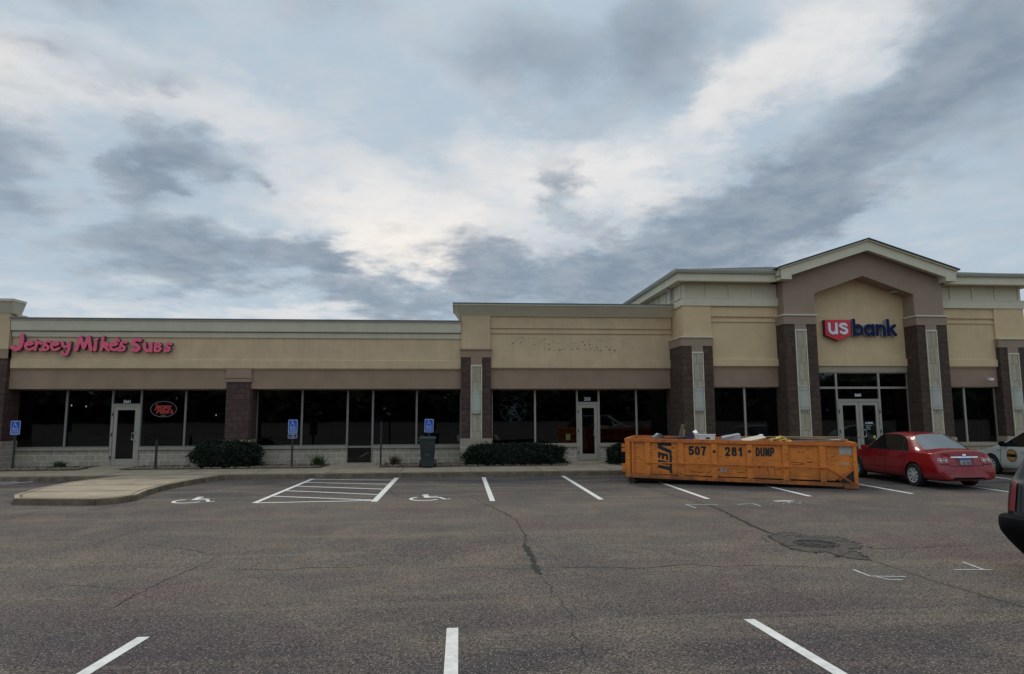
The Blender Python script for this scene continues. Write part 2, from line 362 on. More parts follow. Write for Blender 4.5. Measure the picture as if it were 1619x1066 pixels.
paint([[(-4.78, 16.2), (-4.66, 21.9)]], .12)
for i, (ya, yb) in enumerate([(16.2, 16.33), (17.45, 16.42), (18.65, 17.5), (19.75, 18.7), (20.75, 19.95), (21.65, 21.15)]):
    paint([[(-4.72, ya), (-2.08, yb)]], .10, h=.0065)
for x in (-2.76, -.05, 2.75):
    paint([[(x, 1.2), (x, 6.3)]], .105)
paint([[(-13.2, 21.95), (-15.6, 19.4)]], .11); paint([[(-13.6, 21.9), (-18.5, 21.9)]], .1, h=.0065); paint([[(-14.4, 21.2), (-19, 20.9)]], .1, h=.0065)
def wheelchair(mb, fn):
    """fn(u, v) -> point; symbol about 1 wide and 1.1 tall, head at top"""
    def st(pts, w):
        n = len(pts); vs = []
        for i, p in enumerate(pts):
            a = Vector(pts[max(i-1,0)]); b = Vector(pts[min(i+1,n-1)]); d = (b-a).normalized(); q = Vector((-d.y, d.x))*w/2
            vs += [fn(p[0]+q.x, p[1]+q.y), fn(p[0]-q.x, p[1]-q.y)]
        mb.add(vs, [(2*i+1, 2*i+3, 2*i+2, 2*i) for i in range(n-1)])
    mb.add([fn(-.14+.105*cos(t*pi/6), .98+.105*sin(t*pi/6)) for t in range(12)], [tuple(range(12))])
    st([(-.12, .84), (-.07, .42)], .15); st([(-.04, .46), (.26, .46), (.42, .08), (.56, .13)], .1); st([(-.04, .66), (.22, .66)], .085)
    st([(-.22+.37*cos(t)*1.0+.1, .23+.37*sin(t)) for t in [radians(125+i*14) for i in range(16)]], .09)
for (cx, cy) in ((-6.35, 16.5), (-.72, 16.35)):
    mb = MB(); k = [0]
    wheelchair(mb, lambda a, b, cx=cx, cy=cy: (cx+a*.92, cy+b*.95, gz(cy+b)+.0045)); mb.build('wheelchair_symbol', 'paint', lot)

def wig(pts, amp, step):
    out = []
    for i in range(len(pts)-1):
        a, b = pts[i], pts[i+1]; L = math.hypot(b[0]-a[0], b[1]-a[1]); n = max(1, int(L/step))
        for k in range(n):
            t = k/n; out.append((a[0]+(b[0]-a[0])*t+R.gauss(0, amp), a[1]+(b[1]-a[1])*t+R.gauss(0, amp)))
    out.append(pts[-1]); return out
def crack(pts, w, amp=.018, step=.12, m='crack', h=.003):
    p = wig(pts, amp, step); n = len(p)
    ws = [max(.002, w*R.uniform(.35, 1.4)*min(1, .3+i*.3, .3+(n-1-i)*.3)) for i in range(n)]
    MB().ribbon(p, ws, onlot(h)).build('crack', m, lot)
CR = {'main':[(0.33,16.69),(0.67,15.2),(1.01,13.88),(1.13,13.0),(1.13,12.09),(1.12,11.14),(1.04,10.77)],
'main2':[(1.05,8.61),(1.06,7.94),(1.09,7.32),(1.1,6.73),(1.0,5.98),(1.0,5.37),(0.98,5.0)],
'left':[(1.02,9.03),(0.65,9.03),(0.3,9.21),(-0.11,9.16),(-0.51,9.14)],
'right':[(1.13,9.05),(1.76,9.05),(2.47,8.89),(2.84,9.01),(3.17,9.08),(3.51,8.86),(4.04,8.91),(4.59,8.77),(5.0,8.56)],
'lA':[(-1.18,9.57),(-1.46,9.35),(-2.05,9.38),(-2.3,9.24),(-2.72,9.35),(-3.25,9.34)],
'lB':[(-3.58,7.36),(-3.62,7.72),(-3.66,8.39),(-3.63,8.91),(-3.58,9.47),(-3.52,9.89),(-3.54,10.45)],
'lC':[(-5.05,11.38),(-4.6,11.11),(-4.08,10.75),(-3.54,10.45)],'lD':[(-9.07,14.14),(-9.02,14.73),(-9.04,15.62)],
'lE':[(-5.88,11.2),(-5.83,11.83),(-5.8,12.51),(-5.69,13.28)],'lF':[(-5.2,8.21),(-4.94,8.36),(-4.8,8.66),(-4.48,8.6),(-4.04,8.39),(-3.64,8.35)],
'lG':[(-7.61,11.91),(-6.97,11.92),(-6.21,11.82)],'m1':[(-1.62,10.01),(-1.29,10.13),(-0.89,10.13),(-0.43,9.86)],'m2':[(-0.95,10.82),(-0.97,10.4),(-0.77,9.93)],
'rA':[(6.1,9.87),(6.69,9.83),(7.34,9.92),(7.71,9.94),(8.12,9.95)],'rB':[(5.97,9.0),(6.32,9.22),(6.62,9.58)],'rC':[(6.64,12.6),(7.15,12.63),(7.82,12.68)],'wr':[(-1.9,18.44),(-1.51,17.0)]}
CW = {'main':.032,'main2':.007,'left':.018,'right':.022,'lA':.02,'lB':.019,'lC':.018,'lD':.03,'lE':.014,'lF':.012,'lG':.01,'m1':.009,'m2':.012,'rA':.014,'rB':.012,'rC':.012,'wr':.03}
for k, p in CR.items(): crack(p, CW[k])
for k in range(3):
    crack([(1.04,10.77),(1.05,10.3),(1.07,9.8),(1.04,9.25),(1.05,8.61)], .05, .02, .08, h=.003+.0006*k)
crack([(0.90,10.66),(1.04,10.47),(1.06,9.9),(1.06,9.34),(1.0,9.03),(1.05,8.65)], .045, .02, .07, h=.0052)
for k in range(26):      # hairline crazing
    x = R.uniform(-8, 8); y = R.uniform(6, 15); a = R.uniform(0, 2*pi); L = R.uniform(.25, .8)
    crack([(x, y), (x+cos(a)*L/2, y+sin(a)*L/2), (x+cos(a+.6)*L, y+sin(a+.6)*L)], .006, .012, .08)
TAR = [(5.18,19.14),(5.26,17.53),(5.47,15.87),(5.63,14.72),(5.52,13.16),(5.41,12.03),(5.37,11.29),(5.5,10.94)]
crack(TAR, .05, .012, .14, 'moss', .0032); crack(TAR[3:], .07, .02, .1, 'crack', .0042)
crack([(5.76,9.11),(5.75,8.48),(5.67,7.71),(5.68,7.16),(5.69,6.64),(5.69,5.0),(5.6,3.0)], .032, .01, .1, 'moss', .0032)
def gpoly(poly, h): return MB().add([(x, y, gz(y)+h) for x, y in poly], [tuple(range(len(poly)))])
def ccw(p): return p if sum(p[i][0]*p[(i+1)%len(p)][1]-p[(i+1)%len(p)][0]*p[i][1] for i in range(len(p))) > 0 else p[::-1]
PT = wig([(5.18,10.97),(5.54,11.28),(5.75,11.26),(5.88,10.95),(6.17,10.94),(6.32,10.75),(6.29,10.38),(6.24,10.1),(6.08,9.87),(5.95,9.89),(5.88,9.58),(5.75,9.07),(5.61,9.16),(5.49,9.31),(5.44,9.66),(5.13,9.79),(5.07,10.07),(5.11,10.5)], .022, .07)
pm = MB(); PT = ccw(PT); tri = MG.tessellate_polygon([[Vector((x, y, 0)) for x, y in PT]]); pm.add([(x, y, gz(y)+.005) for x, y in PT], [t if True else t for t in tri])
pm.build('asphalt_patch', 'patch', lot)
crack(PT+[PT[0]], .03, .004, .08, 'crack', .0062)
fr = MB()
for k in range(60):
    p_ = R.choice(PT); x, y = p_[0]+R.gauss(0, .06), p_[1]+R.gauss(0, .06); q = R.uniform(.012, .035); fr.add([(x+q*cos(t*pi/3)*R.uniform(.6, 1.3), y+q*sin(t*pi/3)*R.uniform(.6, 1.3), gz(y)+.0068+k*.00002) for t in range(6)], [tuple(range(6))])
fr.build('broken_edge', 'crack', lot)
crack([(5.3,10.85),(5.6,11.05),(5.8,10.8),(6.1,10.7),(6.2,10.3)], .045, .015, .08, 'crack', .0066)
crack([(5.06,10.95),(4.98,10.6),(5.06,10.45)], .03, .01, .08)
# manhole: frame ring and ribbed lid
mh = thing('manhole_cover', (5.64, 10.3, gz(10.3)), 'round cast iron manhole cover in the middle of the dark asphalt patch', 'manhole cover')
mb = MB(); ring = []
for i, rr in enumerate((.34, .31)): ring += [(rr*cos(t*pi/20), rr*sin(t*pi/20), .009) for t in range(40)]
mb.add(ring, [(i, (i+1)%40, 40+(i+1)%40, 40+i) for i in range(40)]); mb.build('ring', 'crack', mh, local=True)
mb = MB().lathe([(.285, -.01), (.285, .012), (.27, .014), (.27, .009), (.19, .009), (.19, .014), (.17, .014), (.17, .009), (.08, .009), (.08, .014), (.02, .014)], (0, 0, 0))
for k in range(8):
    a = k*pi/4; mb.rbox((.225*cos(a), .225*sin(a), .013), (.07, .02, .006), (0, 0, a))
mb.build('lid', 'iron', mh, local=True)
for pts in ([(5.17,14.35),(5.12,14.89),(5.86,14.81)], [(6.28,14.77),(6.7,14.89),(6.69,14.46)], [(5.13,8.48),(5.11,8.28),(5.09,8.08),(5.51,8.0)], [(5.15,8.02),(5.21,7.87),(5.35,7.82)], [(6.91,8.81),(6.79,8.31)], [(6.42,8.34),(6.90,8.28)]):
    MB().ribbon(wig(pts, .004, .1), .035, onlot(.0055)).build('survey_mark', 'chalk', lot)
sp_ = MB()
for k in range(30):
    x = 7.62+R.gauss(0, .25); y = 15.0+R.gauss(0, .16); q = R.uniform(.006, .03)
    sp_.add([(x+q*1.6*cos(t*pi/3)*R.uniform(.7, 1.2), y+q*sin(t*pi/3)*R.uniform(.7, 1.2), .005+k*.00006) for t in range(6)], [tuple(range(6))])
sp_.add([(7.62+.28*cos(t*pi/8)*R.uniform(.8,1.1), 15.25+.10*sin(t*pi/8)*R.uniform(.8,1.1), .0046) for t in range(16)], [tuple(range(16))])
sp_.build('plaster_spill', 'chalk', lot)

# ------------------------------------------------------------------ walk, kerb, island, planting bed
ISL = [(-7.50, 22.0), (-7.80, 20.9), (-8.06, 19.4), (-8.0, 18.0), (-7.80, 17.0), (-7.98, 16.45), (-8.35, 16.2), (-9.0, 16.3), (-9.7, 16.38), (-10.3, 16.5), (-10.75, 17.2), (-11.1, 18.6), (-11.15, 20.2), (-10.9, 21.4), (-10.6, 22.0)]
WALK = ccw([(-30, 22.0), (-10.6, 22.0)] + ISL[::-1][1:-1] + [(-7.5, 22.0), (30, 22.0), (30, 26.3), (-30, 26.3)])
mb = MB()
tri = MG.tessellate_polygon([[Vector((x, y, 0)) for x, y in WALK]])
mb.add([(x, y, .15) for x, y in WALK], [tuple(t) for t in tri])
side = MB(); n = len(WALK)
for i in range(n):
    a, b = WALK[i], WALK[(i+1) % n]; L = math.hypot(b[0]-a[0], b[1]-a[1]); k = max(1, int(L/.35))
    nrm = Vector((b[1]-a[1], -(b[0]-a[0]), 0)).normalized(); pr = []
    for j in range(k+1):
        t = j/k; p = Vector((a[0]+(b[0]-a[0])*t, a[1]+(b[1]-a[1])*t, 0)); e = R.uniform(-.012, .008)
        pr.append([tuple(p+nrm*(.02+e)+Vector((0,0,-.05))), tuple(p+nrm*(.012+e)+Vector((0,0,.125))), tuple(p-nrm*.008+Vector((0,0,.146))), tuple(p-nrm*.16+Vector((0,0,.153)))])
    for j in range(k):
        for q in range(3): side.add([pr[j][q], pr[j+1][q], pr[j+1][q+1], pr[j][q+1]], [(0, 1, 2, 3)])
walk = tag(mb.build('sidewalk', 'concrete'), 'tan concrete walk in front of the shops', None, kind='structure')
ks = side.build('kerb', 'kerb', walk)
jn = MB()
for x in [-18.4+i*2.35 for i in range(21)]:
    if x < 29: jn.box(x-.006, x+.006, 22.15, 24.15, .14, .1545)
jn.box(-30, 30, 22.155, 22.165, .14, .1548)
for y in (21.0, 19.3, 17.8): jn.box(-10.9, -8.1, y, y+.012, .14, .1545)
jn.build('joint', 'crack', walk)
BED = []
def bed(x0, x1):
    b_ = MB().box(x0, x1, 24.2, 25.98, .10, .175).build('planting_bed', 'mulch'); tag(b_, kind='structure'); BED.append((x0, x1))
bed(-16.3, -13.2); bed(-11.75, -4.9); bed(-2.85, 3.95); bed(5.9, 8.2); bed(10, 13.0); bed(17.6, 22)
rocks = MB()
ico = bmesh.new(); bmesh.ops.create_icosphere(ico, subdivisions=1, radius=1); IV = [v.co.copy() for v in ico.verts]; IF = [tuple(v.index for v in f_.verts) for f_ in ico.faces]; ico.free()
for (x0, x1) in BED[:4]:
    for k in range(int((x1-x0)*120)):
        x = R.uniform(x0+.04, x1-.04); y = 24.22+(R.random()**1.3)*1.3; q = R.uniform(.018, .05); a = R.uniform(0, 6)
        rocks.add([(x+(v.x*cos(a)-v.y*sin(a))*q*1.4, y+(v.x*sin(a)+v.y*cos(a))*q, .178+q*.35+v.z*q*.6) for v in IV], IF)
tag(rocks.build('rock_mulch', 'rock', smooth=True), 'brown river rock mulch along the foot of the shop wall', 'rock mulch', kind='stuff')

grit = MB()
for k in range(900):
    x = R.uniform(-12, 12); y = 21.97-abs(R.gauss(0, .22)); q = R.uniform(.006, .02)
    if -11.3 < x < -7.3: continue
    grit.add([(x+v.x*q, y+v.y*q, gz(y)+.002+v.z*q*.5) for v in IV], IF)
tag(grit.build('kerb_grit', 'rock'), 'loose grit and bark chips along the foot of the kerb', 'grit', kind='stuff')

# ------------------------------------------------------------------ the shopping strip
strip = thing('strip_mall_building', (-4, 25.3, .15), 'long low shopping strip with yellow stucco, mauve band and dark shopfronts', 'building')
YW = 25.30; YS = 26.0
def window(par, x0, x1, z0, z1, y, m='glass', fm='frame', fw=.036, name='window'):
    o = MB().box(x0, x0+fw, y-.05, y+.06, z0, z1).box(x1-fw, x1, y-.05, y+.06, z0, z1).box(x0+fw, x1-fw, y-.05, y+.06, z0, z0+fw).box(x0+fw, x1-fw, y-.05, y+.06, z1-fw, z1).build(name, fm, par)
    MB().add([(x0+fw, y, z0+fw), (x1-fw, y, z0+fw), (x1-fw, y, z1-fw), (x0+fw, y, z1-fw)], [(0, 1, 2, 3)]).build('pane', m, o); return o
def door(par, x0, x1, z0, z1, y, hinge=-1, m='glass', st=.13, bot=.26, fm='doorframe', jamb=(.06, .06), hd=.06):
    jl, jr = jamb
    o = MB()
    if jl: o.box(x0, x0+jl, y-.07, y+.06, z0, z1)
    if jr: o.box(x1-jr, x1, y-.07, y+.06, z0, z1)
    o.box(x0+jl, x1-jr, y-.07, y+.06, z1-hd, z1)
    a, b, t = x0+jl+.008, x1-jr-.008, z1-hd-.008; yy = y-.045
    o.box(a, a+st, yy, yy+.05, z0+.02, t).box(b-st, b, yy, yy+.05, z0+.02, t).box(a+st, b-st, yy, yy+.05, z0+.02, z0+bot).box(a+st, b-st, yy, yy+.05, t-st*1.05, t)
    o = o.build('door', fm, par)
    MB().add([(a+st, yy+.025, z0+bot), (b-st, yy+.025, z0+bot), (b-st, yy+.025, t-st), (a+st, yy+.025, t-st)], [(0, 1, 2, 3)]).build('pane', m, o)
    hx = (b-st*.5) if hinge < 0 else (a+st*.5); s = 1 if hinge < 0 else -1
    MB().tube([(hx, yy-.01, z0+.92), (hx-s*.02, yy-.07, z0+.94), (hx-s*.10, yy-.09, z0+.98), (hx-s*.10, yy-.09, z0+1.2), (hx-s*.02, yy-.07, z0+1.24), (hx, yy-.01, z0+1.26)], .014).build('handle', 'steel', o)
    hg = x0+jl*.6 if hinge < 0 else x1-jr*.6
    for q in (.25, 1.1, 1.85):
        if jl or jr: MB().box(hg-.016, hg+.016, yy-.045, yy-.02, z0+q, z0+q+.12).build('hinge', 'darkmetal', o)
    return o
def number(par, txt, x, y, z, size=.2):
    mb = MB(); text_mb(mb, txt, size, facing(x, y-.012, z), .004, .004, .95); return mb.build('street_number', 'sign_white', par)

# upper facade of the left wing
wl = MB().box(-16.3, .049, YW, 26.3, 3.72, 4.93).build('upper_wall', 'stucco', strip)
MB().box(-16.28, .049, YW-.06, YW-.001, 3.76, 4.06).prism([(YW-.06, 4.06), (YW-.001, 4.06), (YW-.001, 4.09)], -16.28, .049, 'yz').build('sill_band', 'stucco', strip)
MB().box(-16.3, .049, YW+.03, 26.3, 3.0, 3.72).build('accent_band', 'mauve', strip)
def cornice(x0, x1, par, z, y, m, name='cornice'):
    """z list bottom to top with forward projections"""
    mb = MB(); prof = [(y+.3, z[0][0])] + [(y-p, q) for q, p in z] + [(y+.3, z[-1][0])]
    mb.prism(prof, x0, x1, 'yz'); return mb.build(name, m, par)
cornice(-16.3, .049, strip, [(4.91, .0), (4.91, .05), (5.09, .07), (5.10, .02), (5.13, .02), (5.13, .14), (5.16, .15), (5.50, .18), (5.52, .23), (5.545, .23)], YW, 'trim')
MB().box(-16.32, .049, YW-.25, YW+.5, 5.546, 5.60).build('coping', 'coping', strip)
MB().box(-30, 8.3, 26.3, 45, 4.9, 5.0).build('roof', 'roof', strip)
rm = MB().prism([(-15.75, 5.3), (-15.6, 5.74), (-12.0, 5.74), (-11.7, 5.60), (-11.7, 5.3)], 26.6, 29, 'xz').build('roof_curb', 'coping', strip)
# recessed soffit and interiors
MB().box(-16.3, 8.3, YW+.1, 26.3, 3.001, 3.04).build('soffit', 'frame', strip)
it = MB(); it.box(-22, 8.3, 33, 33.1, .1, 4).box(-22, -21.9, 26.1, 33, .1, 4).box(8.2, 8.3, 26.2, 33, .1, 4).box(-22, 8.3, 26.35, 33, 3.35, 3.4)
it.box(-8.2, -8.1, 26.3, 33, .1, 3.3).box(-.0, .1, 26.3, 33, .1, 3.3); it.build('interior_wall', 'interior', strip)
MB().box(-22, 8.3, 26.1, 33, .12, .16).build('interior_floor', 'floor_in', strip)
MB().box(-20, -13.4, 29.5, 30.2, .16, 1.15).box(-11, -9.2, 29, 29.8, .16, 1.15).build('counter', mat('counter', (.09, .08, .07), .6), strip)

def basewall(x0, x1, par, y=YS, z1=.74, m='block', sill='ledge'):
    MB().box(x0, x1, y-.03, y+.2, .1, z1).build('base_wall', m, par)
    MB().box(x0, x1, y-.10, y+.2, z1+.001, z1+.10).build('sill', 'ledge' if sill == 'ledge' else sill, par)
M['ledge_grey'] = mat('sill_stone', (.30, .27, .22), .8, .1, 6, .2, 50)
ZB, ZH = .845, 3.0
basewall(-16.7, -12.98, strip, sill='ledge_grey'); basewall(-11.95, -7.71, strip, sill='ledge_grey'); basewall(-7.71, -4.28, strip, sill='ledge_grey'); basewall(-3.32, .05, strip, sill='ledge_grey')
for a, b in ((-16.7, -14.62), (-14.62, -12.98), (-11.95, -10.33), (-10.33, -8.62), (-7.70, -6.01), (-6.01, -4.29), (-3.33, -1.65), (-1.65, .06)):
    window(strip, a, b, ZB, ZH, YS)
MB().box(-8.63, -7.71, YW+.04, YS+.1, .1, 3.0).build('pier_core', 'brick', strip)
window(strip, -12.98, -11.95, 2.44, ZH, YS, name='transom'); door(strip, -12.98, -11.95, .16, 2.435, YS)
number(strip, '2661', -12.47, YS-.01, 2.50, .15)
window(strip, -4.29, -3.33, .80, ZH, YS); window(strip, -4.29, -3.33, .17, .80, YS)
MB().box(-4.5, -3.1, 25.2, 26.0, .14, .19).build('door_step', 'ledge', strip); MB().box(-13.3, -11.7, 25.0, 26.0, .14, .175).build('door_step', 'ledge', strip)

# pier between the two left shopfronts
def simple_pier(x0, x1):
    o = MB().box(x0+.03, x1, YW-.02, YS+.05, 1.12, 3.25).build('pilaster', 'brick', strip)
    MB().box(x0-.02, x1+.03, YW-.05, YS+.04, 3.251, 3.40).box(x0-.03, x1+.05, YW-.08, YW-.01, 3.401, 3.45).build('cap', 'mauve', o)
    MB().box(x0+.01, x1+.02, YW-.045, YW+.0, 3.452, 3.76).build('cap_panel', 'mauve', o)
    MB().box(x0-.03, x1+.06, YW-.08, YS, 1.0, 1.119).build('base_ledge', 'ledge', o)
    MB().box(x0-.02, x1+.05, YW-.06, YS, .1, .999).build('base', 'block', o)
simple_pier(-8.66, -7.76)

def pilaster(par, x0, x1, yf, yb, zc, zbt, zpt, s0, s1, mb_='brick', mm='mauve', lamp=(2.03, 2.95), sc=True, capm=None):
    """brick pier with a stone strip in the middle that carries a half round wall lamp"""
    o = MB().box(x0, s0-.03, yf, yb, 1.12, zbt).box(s1+.03, x1, yf, yb, 1.12, zbt).box(s0-.03, s1+.03, yf+.12, yb, 1.12, zbt).build('pilaster', mb_, par)
    MB().box(x0-.02, x1+.02, yf-.02, yb, zbt+.001, zc-.05).build('cap', capm or mm, o)
    MB().box(x0-.05, x1+.05, yf-.06, yb, zc-.049, zc).build('cap_ledge', 'trim_bank' if mb_ != 'brick' else mm, o)
    MB().box(s0-.03, s1+.03, yf-.015, yf+.119, zpt+.06, zbt).build('cap_drop', mm, o)
    MB().box(s0, s1, yf-.02, yf+.118, 1.121, zpt).build('stone_panel', 'stone', o)
    MB().box(s0-.03, s0, yf-.04, yf+.118, 1.121, zpt).box(s1, s1+.03, yf-.04, yf+.118, 1.121, zpt).box(s0-.03, s1+.03, yf-.045, yf+.118, zpt+.001, zpt+.058).build('panel_trim', 'trim_bank', o)
    MB().box(x0-.03, x1+.03, yf-.05, yb, 1.0, 1.119).build('base_ledge', 'ledge', o)
    MB().box(x0-.025, x1+.025, yf-.04, yb, .1, .999).build('base', 'block', o)
    if sc:
        cx = (s0+s1)/2; rr = (s1-s0)/2*.98; z0, z1 = lamp; mb = MB(); pts = [(cx+rr*cos(pi+t*pi/10), yf-.02+rr*.55*sin(pi+t*pi/10)) for t in range(11)]
        mb.prism(pts, z0+.16, z1-.14, 'xy')
        big = [(cx+(p[0]-cx)*1.09, yf-.02+(p[1]-yf+.02)*1.15) for p in pts]
        mb.prism(big, z1-.139, z1-.11, 'xy'); mb.prism(pts, z1-.109, z1-.03, 'xy'); mb.prism(big, z1-.029, z1, 'xy')
        mb.prism(big, z0+.13, z0+.159, 'xy'); mb.prism(pts, z0+.04, z0+.129, 'xy'); mb.prism([(cx+(p[0]-cx)*.8, yf-.02+(p[1]-yf+.02)*.7) for p in pts], z0, z0+.039, 'xy')
        mb.build('wall_lamp', 'sconce', o)
    return o
# store 200 module
MB().box(.05, 8.38, YW+.0, 26.3, 3.76, 5.80).build('upper_wall', 'stucco', strip)
MB().box(.06, 1.18, YW-.10, YW-.001, 4.52, 5.80).build('pilaster_head', 'stucco', strip)
MB().box(1.19, 8.36, YW-.06, YW-.001, 3.80, 4.12).build('sill_band', 'stucco', strip)
MB().box(1.19, 8.36, YW-.045, YW-.001, 5.14, 5.18).box(1.19, 8.36, YW-.05, YW-.001, 5.34, 5.41).build('string_course', 'stucco', strip)
MB().box(1.19, 8.36, YW-.03, YW-.001, 5.411, 5.80).build('frieze', 'stucco', strip)
MB().box(.05, 8.38, YW+.03, 26.3, 3.0, 3.759).build('accent_band', 'mauve', strip)
mb = MB()
pf = [(.02, 5.80, .10), (.02, 5.83, .12), (-.22, 6.17, .42), (-.25, 6.17, .46), (-.25, 6.22, .46)]
for x1 in (8.42,):
    prev = None
    for (xl, z, p) in pf:
        cur = [(xl, YW-p, z), (x1, YW-p, z), (x1, 27.2, z), (xl, 27.2, z)]
        if prev:
            mb.add(prev+cur, [(0, 1, 5, 4), (1, 2, 6, 5), (2, 3, 7, 6), (3, 0, 4, 7)])
        else: mb.add(cur, [(3, 2, 1, 0)])
        prev = cur
    mb.add(prev, [(0, 1, 2, 3)])
mb.build('cornice', 'trim', strip)
MB().box(-.27, 8.43, YW-.48, 27.3, 6.221, 6.265).build('coping', 'coping', strip)
MB().box(.05, .3, 26.3, 27.2, 4.9, 5.8).build('parapet_return', 'stucco', strip)
pilaster(strip, .06, 1.20, YW-.16, YS+.1, 4.52, 4.19, 3.84, .46, .83, 'brick')
basewall(1.2, 4.66, strip); basewall(5.53, 8.3, strip)
for a, b in ((1.27, 2.98), (2.98, 4.66), (5.53, 7.05), (7.05, 8.6)): window(strip, a, b, ZB, ZH, YS, fm='doorframe')
window(strip, 4.66, 5.53, 2.46, ZH, YS, name='transom', fm='doorframe'); door(strip, 4.66, 5.53, .2, 2.455, YS, st=.12)
number(strip, '200', 5.08, YS-.01, 2.55, .19)
MB().box(4.2, 5.95, 24.9, 26.0, .14, .2).build('door_step', 'ledge', strip)
# anchor holes left by removed signs
for (n_, x0, x1, z0, z1, par) in ((24, 2.0, 6.9, 4.5, 5.0, strip), (28, 3.2, 6.1, 4.47, 4.56, strip)):
    mb = MB()
    for k in range(n_):
        x = R.uniform(x0, x1); z = R.uniform(z0, z1); q = R.uniform(.009, .024); mb.prism([(x+q*cos(t*pi/4)*R.uniform(.7, 1.6), z+q*sin(t*pi/4)) for t in range(8)], YW-.0035-.0002*k, YW+.01)
    mb.build('anchor_hole', M['hole'], par)
mb = MB()
for k in range(22):
    x = -4.1+R.random()*3.2; z = R.choice((4.62, 4.45)); mb.prism([(x+.009*cos(t*pi/3), z+.009*sin(t*pi/3)) for t in range(6)], YW-.003-.0002*k, YW+.01)
mb.build('anchor_hole', mat('anchor_hole_pale', (.22, .17, .11), .9), strip)
mb = MB()
for k in range(9):
    x = 2.3+k*.52+R.uniform(-.1, .1); pts = [(x+.22*cos(t*.5+k)*R.uniform(.7, 1.1), 4.85+.1*sin(t*.5+k)) for t in range(7)]; mb.stroke(pts, .012, YW-.0012-.0001*k, YW+.005, cap=False)
mb.build('ghost_mark', mat('ghost_mark', (.33, .26, .155), .9), strip)
# tower at the far left end
MB().box(-24, -16.2, YW+.05, 25.9, 3.0, 5.74).box(-24, -16.33, YW-.16, YW+.049, 4.45, 5.74).build('tower_wall', 'stucco', strip)
mb = MB(); prev = None
for (xl, z, p) in [(-16.26, 5.73, .16), (-16.24, 5.77, .2), (-16.12, 6.16, .42), (-16.1, 6.16, .46), (-16.1, 6.25, .46)]:
    cur = [(-25, YW-p, z), (xl, YW-p, z), (xl, 25.6, z), (-25, 25.6, z)]
    if prev: mb.add(prev+cur, [(0, 1, 5, 4), (1, 2, 6, 5), (2, 3, 7, 6), (3, 0, 4, 7)])
    prev = cur
mb.add(prev, [(0, 1, 2, 3)]); mb.build('cornice', 'trim', strip)
o = MB().box(-17.6, -16.33, YW-.15, YS+.1, 1.12, 4.1).build('pilaster', 'brick', strip)
MB().box(-17.62, -16.31, YW-.17, YS+.1, 4.101, 4.449).build('cap', 'mauve', o); MB().box(-17.65, -16.3, YW-.18, YS+.1, 1.0, 1.119).build('base_ledge', 'ledge', o); MB().box(-17.64, -16.31, YW-.17, YS+.1, .1, .999).build('base', 'block', o)
MB().box(-17.65, -16.31, YW-.155, YW+.04, 4.11, 4.44).build('cap_panel', 'mauve', o)
MB().box(-26, -17.66, YW, 26.3, .1, 3.0).build('tower_base', 'block', strip)
# pendant lamps seen through the glass
for i, (x, y, z, m_) in enumerate(((-15.2, 27.3, 2.42, 'bulb'), (-14.65, 27.3, 2.38, 'bulb'), (-12.65, 27.5, 2.35, 'bulb_warm'), (-10.1, 28.5, 2.02, 'bulb'))):
    lp = thing('pendant_lamp', (x, y, z), ['small lit pendant bulb left of the first mullion', 'small lit pendant bulb right of the first mullion', 'warm lit bulb seen through the glass of the left shop door', 'small white bulb under the oval window sign'][i], 'lamp', 'small lit bulbs inside the left shop')
    MB().lathe([(.01, .035), (.02, .02), (.024, 0), (.015, -.02), (.005, -.03)], (x, y, z), n=10).build('bulb', m_, lp)
    MB().tube([(x, y, z+.045), (x, y, 3.34)], .006, 6).build('cord', 'darkmetal', lp)

# ------------------------------------------------------------------ the bank
bank = thing('bank_building', (15.3, 24, .15), 'tall gabled bank with gold stucco, taupe portal and brown brick piers', 'building')
YB = 24.0; BX0, BX1 = 8.42, 22.15
def ring(x0, x1, y, yback, z0, z1, pr, m, name):
    return MB().box(x0-pr, x1+pr, y-pr, yback, z0, z1).build(name, m, bank)
# core walls: front left, front right, flanks
MB().box(BX0, 12.2, YB+.06, 40, 3.76, 6.08).build('upper_wall', 'stucco_bank', bank)
MB().box(18.4, BX1, YB+.06, 40, 3.76, 6.08).build('upper_wall', 'stucco_bank', bank)
MB().box(12.2, 18.4, 25.4, 40, 3.3, 6.9).build('rear_wall', 'stucco_bank', bank)
MB().box(BX0, 8.6, 25.5, 40, .1, 3.76).box(22.0, BX1, 24.1, 40, .1, 3.76).build('side_wall', 'stucco_bank', bank)
for x0, x1, p0, p1 in ((9.50, 12.2, BX0, 9.48), (18.4, 20.9, 20.92, BX1)):
    MB().box(x0, x1, YB-.02, YB+.059, 3.80, 4.05).prism([(YB-.02, 4.05), (YB+.059, 4.05), (YB+.059, 4.08)], x0, x1, 'yz').build('sill_band', 'stucco_bank', bank)
    MB().box(x0, x1, YB+.02, YB+.059, 5.48, 5.54).box(x0, x1, YB+.0, YB+.059, 5.68, 5.73).build('string_course', 'stucco_bank', bank)
    MB().box(x0, x1, YB+.02, YB+.059, 5.731, 6.079).build('frieze', 'stucco_bank', bank)
    MB().box(p0-.02, p1, YB-.03, 25.6, 4.90, 6.079).build('pier_head', 'stucco_bank', bank)
    MB().box(x0, x1, YB+.07, YB+.5, 3.02, 3.759).build('accent_band', 'mauve', bank)
MB().box(BX0-.07, 12.3, YB-.07, 40, 6.08, 6.36).box(18.3, BX1+.07, YB-.07, 40, 6.08, 6.36).build('band', 'trim_bank', bank)
MB().box(BX0-.11, 12.3, YB-.08, 40, 6.361, 6.40).box(18.3, BX1+.11, YB-.08, 40, 6.361, 6.40).build('band_lip', 'trim_bank', bank)
